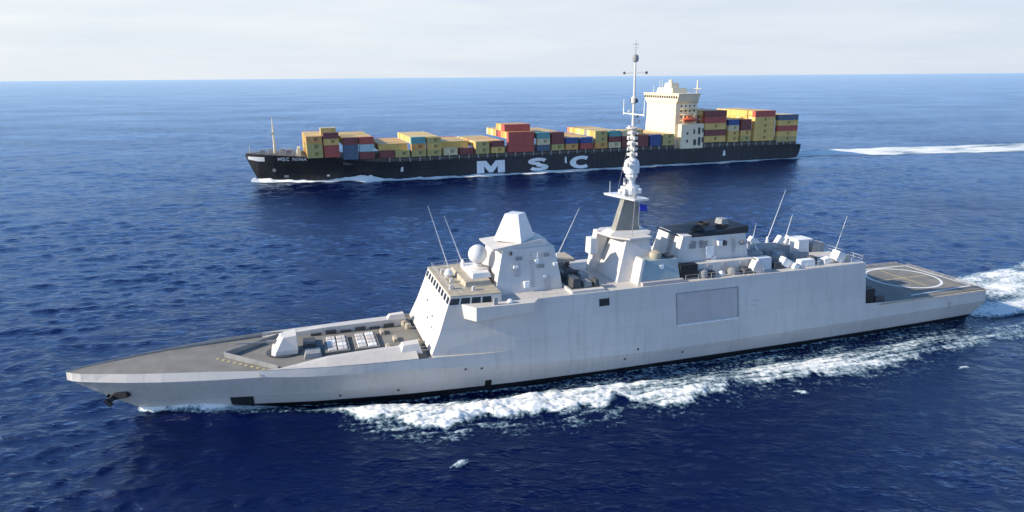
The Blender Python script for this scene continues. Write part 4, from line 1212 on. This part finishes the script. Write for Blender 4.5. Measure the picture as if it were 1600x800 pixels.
for s, y, w, h, mt in [(132, 0, 2.5, 1.4, M_mid), (129, 3.5, 2.2, 1.6, M_steel), (129, -3.5, 2.2, 1.6, M_steel), (124.5, 5.5, 2.0, 1.5, M_wood), (124, -5, 2.2, 1.4, M_steel), (121.5, 2, 3.0, 1.8, M_mid), (121, -7, 2.0, 1.3, M_wood), (120, 8.5, 1.6, 1.5, M_mid)]:
    MB().box(s - w / 2, s + w / 2, y - w / 2, y + w / 2, lerp_table(CZ_D, s) - .1, lerp_table(CZ_D, s) + h, 0, .2).build('winch', mt, cargo)
mb = MB().rings([[(118.6, -10, 11.1), (117.9, -10, 11.1), (117.9, 10.6, 11.1), (118.6, 10.6, 11.1)], [(117.6, -9, 12.6), (117.2, -9, 12.6), (117.2, 9.2, 12.6), (117.6, 9.2, 12.6)]])
mb.build('bow_breakwater', M_mid, cargo)
MB().rings([[(118.9, 9.0, 11.2), (117.2, 9.0, 11.2), (117.2, 11.4, 11.2), (118.9, 11.4, 11.2)], [(118.4, 9.4, 15.0), (117.4, 9.4, 15.0), (117.4, 10.8, 14.6), (118.4, 10.8, 14.6)]]).build('ventilator', M_house, cargo)
fm = MB().tube([(127.2, 0, 11.6), (127.2, 0, 19), (127.2, 0, 26.2)], .5, .16, 10)
fm.tube([(127.2, -1.2, 21.0), (127.2, 1.2, 21.0)], .12, .12, 6); fm.box(126.8, 127.9, -.7, .7, 19.6, 20.6); fm.tube([(127.2, -.7, 23.6), (127.2, .7, 23.6)], .08, .08, 5)
fm.tube([(126.0, 0, 11.6), (127.1, 0, 17.5)], .14, .12, 6)
fm.build('foremast', M_house, cargo)
MB().tube([(137.0, 0, 12.1), (137.0, 0, 15.2)], .12, .06, 6).build('jackstaff', M_house, cargo)

# deckhouse
dh = MB()
def rect(s0, s1, y, z): return [(s0, y, z), (s1, y, z), (s1, -y, z), (s0, -y, z)]
dh.rings([rect(-57, -69, 13.6, 7.6), rect(-57, -69, 13.6, 28.6), rect(-56.6, -68.5, 15.2, 30.0), rect(-56.6, -68.5, 16.4, 33.2)], cap0=False)
house = dh.build('deckhouse', M_house, cargo)
MB().box(-71.2, -58.6, -16.9, 16.9, 7.4, 19.2).build('house_base', M_house, house)
MB().rings([rect(-56.3, -68.9, 16.7, 33.2), rect(-56.3, -68.9, 16.7, 33.55)]).build('roof', M_house, house)
MB().rings([rect(-58.5, -67, 7.4, 33.55), rect(-58.9, -66.6, 6.8, 36.0)]).build('monkey_island', M_house, house)
MB().rings([rect(-60.2, -65, 3.2, 36.0), rect(-60.6, -64.6, 2.8, 38.4)]).build('radar_house', M_house, house)
MB().lathe([(.9, 0), (1.1, .6), (.8, 1.3), (.2, 1.6)], (-62, 0, 38.4), 12).build('radome', M_house, house, smooth=True)
for y in (-6.2, -3.9, 4.5): MB().tube([(-59.6, y, 35.9), (-59.6, y, 40.2)], .14, .07, 6).build('aerial', M_house, house)
MB().tube([(-59, -11, 33.5), (-59, -11, 37.4)], .14, .08, 6).build('aerial', M_house, house)
wn_ = MB()
for k in range(15):
    y = -15.6 + k * 2.1
    MB().box(-56.62, -56.5, y, y + 1.35, 31.2, 32.4).build('window', M_glass, house)
for z in (10.2, 12.9, 15.7, 18.5, 21.3, 24.1, 26.9):
    for k in range(7):
        y = -11.4 + k * 3.6
        if z > 14: MB().box(-57.06, -56.97, y, y + .8, z, z + 1.0).build('window', M_door, house)
for z in (22.0, 24.8, 27.2):
    for k in range(4):
        MB().box(-60.5 - k * 2.4, -59.7 - k * 2.4, 13.55, 13.66, z, z + .9).build('window', M_dark, house)
    MB().box(-69.4, -59.2, 13.62, 16.4, z - 1.1, z - .95).build('gallery', M_house, house)
    railing([(-59.3, 16.3, z - .95), (-69.3, 16.3, z - .95)], 1.0, parent=house, r=.05, step=2.4, mat=M_house)
for s0, z0, w, h in [(-61.6, 10.4, 1.0, 1.4), (-61.6, 14.2, 1.0, 1.2), (-65.6, 9.0, 1.7, 2.8), (-65.4, 14.4, .9, 2.2), (-68.2, 8.8, 1.4, 4.0), (-70.3, 10.2, .9, 2.4), (-68.0, 14.2, 1.3, 3.2), (-70.3, 15.0, .8, 2.0)]:
    MB().box(s0 - w, s0, 16.86, 16.96, z0, z0 + h).build('doorway', M_dark, house)
MB().tube([(-73.6, 6.0, 8.0), (-73.6, 6.0, 28), (-73.6, 6.0, 39.6)], .62, .34, 10).build('signal_mast', M_house, cargo)
mb = MB().tube([(-73.6, 3.0, 35.5), (-73.6, 9.2, 35.5)], .12, .12, 6); mb.tube([(-66, 6, 34.8), (-73.6, 6, 35.2)], .16, .16, 6); mb.tube([(-70.5, 6, 30.0), (-70.5, 6, 35.0)], .2, .2, 6)
mb.build('mast_yard', M_house, cargo)
MB().rings([rect(-71.3, -73.0, 5.5, 7.6), rect(-71.3, -73.0, 5.0, 30.5)]).build('funnel', M_house, cargo)

def lifeboat():
    prof = []
    rings = []
    for t in np.linspace(0, 1, 11):
        w = math.sin(math.pi * (.06 + .88 * t)) ** .45
        x = -58.6 - t * 7.4
        ring = []
        for k in range(14):
            a = 2 * math.pi * k / 14
            ring.append((x, 17.9 + 1.35 * w * math.cos(a), 21.3 + (1.15 * w * math.sin(a) if math.sin(a) < 0 else 1.25 * w * math.sin(a))))
        rings.append(ring)
    o = MB().rings(rings).build('lifeboat', M_orange, None, smooth=True)
    o.location = C_ORG; o.rotation_euler = (0, 0, math.pi + TH_C)
    tag(o, 'orange covered lifeboat hung on the side of the white deckhouse', 'lifeboat')
    MB().box(-63.6, -60.6, 17.3, 18.5, 22.3, 23.0, 0, .2).build('canopy', M_orange, o)
    MB().box(-65.8, -58.8, 19.15, 19.32, 21.2, 21.4).build('fender', M_dark, o)
lifeboat()
for s in (-59.6, -65.2):
    MB().tube([(s, 16.4, 19.2), (s, 17.0, 23.6), (s, 18.2, 24.0)], .22, .18, 6).build('davit', M_house, cargo)

# ------------------------------------------------------------------ containers
CC = {'yellow': (.74, .48, .12), 'olive': (.52, .41, .13), 'orange': (.70, .34, .08), 'cream': (.72, .58, .32), 'maroon': (.23, .06, .05),
      'red': (.46, .085, .06), 'brick': (.58, .19, .10), 'blue': (.05, .09, .24), 'slate': (.09, .13, .19), 'teal': (.13, .35, .33), 'mint': (.42, .58, .55), 'grey': (.25, .24, .23)}
NAMES = {'yellow': 'yellow', 'olive': 'olive yellow', 'orange': 'orange yellow', 'cream': 'cream', 'maroon': 'dark maroon', 'red': 'red', 'brick': 'brick red', 'blue': 'blue', 'slate': 'slate blue', 'teal': 'teal green', 'mint': 'pale mint', 'grey': 'grey'}
CM = {k: paint('container_' + k, v, .55, .13, .25, streak=.35, rust=.35) for k, v in {k: tuple(.94 * c + .06 * (sum(v) / 3) for c in v) for k, v in CC.items()}.items()}

def container_mesh(L, W=2.44, H=2.59):
    """corrugated box with corner posts, rails, corner castings and end doors"""
    mb = MB()
    x, y = L / 2, W / 2
    d, st = .06, .35
    def corr(n, a, b_, mk):
        pts = []
        w = (b_ - a) / n
        for k in range(n):
            u = a + k * w
            pts += [(u, 0), (u + w * .35, 0), (u + w * .5, d), (u + w * .85, d)]
        pts.append((b_, 0))
        for p, q in zip(pts, pts[1:]):
            mb.add([mk(p[0], p[1], .16), mk(q[0], q[1], .16), mk(q[0], q[1], H - .12), mk(p[0], p[1], H - .12)], [(0, 1, 2, 3)])
    n = int(L / .55)
    corr(n, -x + .12, x - .12, lambda u, e, z: (u, y - .03 - e, z))
    corr(n, -x + .12, x - .12, lambda u, e, z: (u, -y + .03 + e, z))
    corr(4, -y + .12, y - .12, lambda u, e, z: (x - .04 - e, u, z))
    corr(4, -y + .12, y - .12, lambda u, e, z: (-x + .04 + e, u, z))
    for sx in (-1, 1):
        for sy in (-1, 1):
            mb.box(min(sx * x, sx * (x - .14)), max(sx * x, sx * (x - .14)), min(sy * y, sy * (y - .14)), max(sy * y, sy * (y - .14)), 0, H)
        mb.box(min(sx * x, sx * (x - .1)), max(sx * x, sx * (x - .1)), -y + .14, y - .14, H - .14, H - .003); mb.box(min(sx * x, sx * (x - .1)), max(sx * x, sx * (x - .1)), -y + .14, y - .14, .003, .16)
    for sy in (-1, 1):
        for z0, z1 in ((.003, .16), (H - .13, H - .003)):
            mb.box(-x + .14, x - .14, min(sy * y, sy * (y - .08)), max(sy * y, sy * (y - .08)), z0, z1)
    mb.add([(-x + .1, -y + .06, H - .03), (x - .1, -y + .06, H - .03), (x - .1, y - .06, H - .03), (-x + .1, y - .06, H - .03)], [(0, 1, 2, 3)])
    mb.add([(-x + .1, -y + .06, .05), (x - .1, -y + .06, .05), (x - .1, y - .06, .05), (-x + .1, y - .06, .05)], [(3, 2, 1, 0)])
    me = bpy.data.meshes.new('shipping_container')
    me.from_pydata(mb.v, [], mb.f); me.materials.append(CM['yellow']); me.update()
    return me, mb
ME20, MB20 = container_mesh(6.06)
ME40, MB40 = container_mesh(12.19)

def logo_mesh():
    """small dark block letters for the side of a yellow container"""
    mb = MB()
    for ch, u, v, w in (('M', 0, .62, 1.15), ('S', 0, 0, .52), ('C', .64, 0, .52)):
        for st in GL[ch]:
            for a, b_ in zip(st, st[1:]):
                A = Vector((-u - a[0] * w, 0, v + a[1] * .52)); B = Vector((-u - b_[0] * w, 0, v + b_[1] * .52))
                dd = (B - A).normalized(); nn = Vector((-dd.z, 0, dd.x)) * .085
                mb.add([A + nn, B + nn, B - nn, A - nn], [(0, 1, 2, 3)])
    me = bpy.data.meshes.new('lettering'); me.from_pydata(mb.v, [], mb.f); me.materials.append(M_black); me.update()
    return me
ME_LOGO = logo_mesh()
ROT_C = math.pi + TH_C
def cpos(s, y, z): return Vector((C_ORG.x + s * C_AX[0] + y * C_AY[0], C_ORG.y + s * C_AX[1] + y * C_AY[1], z))
ORD = ['zero', 'first', 'second', 'third', 'fourth', 'fifth', 'sixth', 'seventh', 'eighth', 'ninth', 'tenth', 'eleventh', 'twelfth', 'thirteenth', 'fourteenth', 'fifteenth', 'sixteenth',
       'seventeenth', 'eighteenth', 'nineteenth', 'twentieth', 'twenty-first', 'twenty-second', 'twenty-third']
n_cont = 0
def add_container(s, y, z, L, col, hs, label, logo=False):
    global n_cont
    o = bpy.data.objects.new('shipping_container', ME20 if L < 8 else ME40)
    o.location = cpos(s, y, z); o.rotation_euler = (0, 0, ROT_C); o.scale = (1, 1, hs)
    C.objects.link(o)
    o.material_slots[0].link = 'OBJECT'; o.material_slots[0].material = CM[col]
    tag(o, label, 'container', 'containers stacked on the cargo ship')
    if logo:
        g = bpy.data.objects.new('lettering', ME_LOGO); C.objects.link(g); g.parent = o
        g.location = (-.1 if L < 8 else .3, 1.235, 1.0)
    n_cont += 1
    return o
Y_, O_, OR, CR, MA, RE, BR, BL, SL, TE, MI, GY = 'yellow', 'olive', 'orange', 'cream', 'maroon', 'red', 'brick', 'blue', 'slate', 'teal', 'mint', 'grey'
# near-side stacks: forward end, aft end, base, tiers from the bottom
NEAR = [
    (115.2, 108.8, 10.7, [O_, O_, OR]), (108.5, 102.2, 10.7, [RE, RE, Y_, MA]), (100.9, 94.6, 9.45, [SL, SL, MA]), (94.4, 88.0, 9.45, [MA, MI, RE]),
    (86.0, 79.9, 9.45, [MA]), (79.7, 73.4, 9.45, [O_]), (72.6, 66.4, 9.45, [O_, OR, TE]), (65.9, 59.6, 9.45, [O_, Y_, O_]),
    (58.9, 52.4, 9.45, [CR]), (51.8, 45.2, 9.45, [MA]), (44.4, 38.1, 9.45, [O_, O_]), (37.3, 31.0, 9.45, [Y_, MA]),
    (29.3, 17.0, 9.45, [RE, RE, RE]), (15.5, 9.4, 9.45, [SL, CR, TE]), (8.6, 2.4, 9.45, [O_, MA, MA]), (1.7, -4.6, 9.45, [OR, BL]), (-5.7, -12.1, 9.45, [RE, BL]),
    (-13.1, -19.5, 9.45, [OR, O_, O_]), (-20.4, -26.5, 9.45, [CR, MA, TE]), (-27.1, -33.3, 9.45, [MA, MA, CR]), (-34.9, -41.2, 9.45, [MA, MA]), (-42.0, -48.3, 9.45, [BL, BL]), (-48.9, -55.2, 9.45, [O_, O_]),
    (-72.2, -84.5, 10.0, [Y_, MA, Y_, RE, MA]), (-86.0, -92.2, 9.7, [Y_, Y_, CR, BL]), (-93.4, -99.6, 9.7, [O_, Y_, MA, MA]), (-101.4, -113.7, 9.6, [Y_, Y_, Y_, Y_, RE]), (-115.9, -128.2, 8.6, [O_, Y_, RE, Y_, SL])]
HT = [2.9, 2.5, 3.0, 3.0, 3.0, 2.9, 2.72, 2.62, 3.0, 2.8, 2.66, 2.66, 2.95, 2.75, 2.7, 2.7, 2.66, 2.66, 2.62, 2.6, 2.7, 2.7, 2.7, 3.05, 2.72, 2.72, 2.98, 2.72]
nb = len(NEAR)
tops_near = []
TIER = ['lowest', 'second lowest', 'third lowest', 'fourth lowest', 'fifth lowest']
for i, ((a, b_, z0, cols), h) in enumerate(zip(NEAR, HT)):
    where = (ORD[i + 1] + ' outer stack from the bow') if i < 14 else ((ORD[23 - i] + ' outer stack ahead of the deckhouse') if i < 23 else (ORD[i - 22] + ' outer stack astern of the deckhouse'))
    for t, cl in enumerate(cols):
        L = 6.06 if abs(a - b_) < 9 else 12.19
        pos = 'top' if t == len(cols) - 1 else TIER[t]
        lab = NAMES[cl] + ' container, ' + pos + ' in the ' + where
        if len(cols) == 1: lab = 'single ' + NAMES[cl] + ' container, alone as the ' + where
        jit = random.uniform(-.06, .06)
        add_container((a + b_) / 2 + jit, 15.05, z0 + t * h, L, cl, (h - .03) / 2.59, lab, logo=(cl in (Y_, O_, OR, CR)))
    tops_near.append((a, b_, z0, h, len(cols)))
# inboard rows: 40 ft slots across the ship (front, aft, base, tier height, tiers for rows 2..13)
SL_ = [
    (115.2, 102.6, 10.7, 2.85, [3] * 12),
    (100.9, 88.4, 9.45, 3.0, [3] * 12),
    (86.0, 73.6, 9.45, 2.85, [2] * 12),
    (72.6, 60.0, 9.45, 2.68, [3] * 12),
    (58.9, 46.0, 9.45, 2.75, [1, 2, 2, 2, 2, 2, 2, 2, 2, 2, 2, 2]),
    (44.4, 31.4, 9.45, 2.66, [2, 2, 2, 2, 2, 2, 2, 2, 2, 2, 2, 2]),
    (29.3, 17.0, 9.45, 2.95, [3, 4, 4, 4, 4, 4, 3, 3, 3, 3, 3, 3]),
    (15.5, 3.0, 9.45, 2.72, [3] * 12),
    (1.7, -11.2, 9.45, 2.68, [2] * 12),
    (-13.1, -25.8, 9.45, 2.64, [3] * 12),
    (-27.1, -40.0, 9.45, 2.62, [3, 3, 2, 2, 2, 2, 2, 2, 2, 2, 2, 2]),
    (-42.0, -54.8, 9.45, 2.70, [2, 2, 2, 2, 2, 2, 2, 2, 2, 2, 2, 2]),
    (-72.2, -84.5, 10.0, 3.05, [5] * 12),
    (-86.0, -98.8, 9.7, 2.72, [4] * 12),
    (-101.4, -113.7, 9.6, 2.98, [5] * 12),
    (-115.9, -128.2, 8.6, 2.72, [5] * 12)]
add_container(105.6, 7.55, 10.7 + 3 * 2.85, 6.06, O_, 1.08, 'olive yellow container standing one tier above the flat top of the foremost bay')
add_container(105.6, 5.05, 10.7 + 3 * 2.85, 6.06, CR, 1.08, 'cream container behind the raised olive one on the foremost bay')
PAL = [Y_] * 13 + [O_] * 3 + [OR] * 3 + [CR] * 3 + [BR, RE, MA, BL, GY]
rest = []
cand = []
for gi, (a, b_, z0, h, rows) in enumerate(SL_):
    for r, nt_ in enumerate(rows):
        prev = SL_[gi - 1] if gi > 0 else None
        front_h = 0.0
        if prev is not None and gi != 12:
            front_h = prev[2] + prev[3] * prev[4][r]
        elif gi == 12: front_h = 19.0
        nz = None
        if r == 0:
            ne = [t for t in tops_near if min(t[0], a) - max(t[1], b_) > 2]
            near_h = min(t[2] + t[3] * t[4] for t in ne)
        else: near_h = z0 + h * rows[r - 1]
        for t in range(nt_):
            zt = z0 + (t + 1) * h
            vis = t == nt_ - 1 or zt > front_h + .8 or zt > near_h + .8
            if not vis: continue
            prio = (t == nt_ - 1) * 3 + (zt > near_h + .8) * 2 + (zt > front_h + .8) * 1.5 - r * .02
            cand.append((prio, gi, r, t, nt_))
cand.sort(key=lambda c: -c[0])
KEEP = 298 - n_cont
rngc = random.Random(5)
for idx, (prio, gi, r, t, nt_) in enumerate(sorted(cand, key=lambda c: (c[1], c[2], c[3]))):
    a, b_, z0, h, rows = SL_[gi]
    cl = rngc.choice(PAL)
    if gi == 6 and r < 4: cl = rngc.choice([BR, RE, Y_, OR])
    if gi in (3, 14): cl = rngc.choice([Y_, Y_, Y_, CR])
    x = (a + b_) / 2 + rngc.uniform(-.1, .1); y = 15.05 - 2.5 * (r + 1)
    if gi < 1: y = min(y, 99)
    if (prio, gi, r, t, nt_) in set(cand[:KEEP]):
        bay = (ORD[gi + 1] + ' bay from the bow') if gi < 6 else ((ORD[12 - gi] + ' bay ahead of the deckhouse') if gi < 12 else (ORD[gi - 11] + ' bay astern of the deckhouse'))
        pos = 'top of' if t == nt_ - 1 else TIER[t] + ' in'
        add_container(x, y, z0 + t * h, 12.19, cl, (h - .03) / 2.59, '%s container, %s the %s row inboard, %s' % (NAMES[cl], pos, ORD[r + 1], bay))
    else:
        rest.append((x, y, z0 + t * h, (h - .03) / 2.59, cl))
if rest:
    mb = MB(); order = []
    for x, y, z, hs, cl in rest:
        if cl not in order: order.append(cl)
        mb.add([(x + p[0], y + p[1], z + p[2] * hs) for p in MB40.v], MB40.f, order.index(cl))
    o = mb.build('inner_containers', [CM[k] for k in order], None, fix=False)
    o.location = C_ORG; o.rotation_euler = (0, 0, ROT_C)
    tag(o, 'mostly hidden containers packed between the visible stacks of the cargo ship', 'containers', kind='stuff')
print('containers', n_cont, 'rest', len(rest))
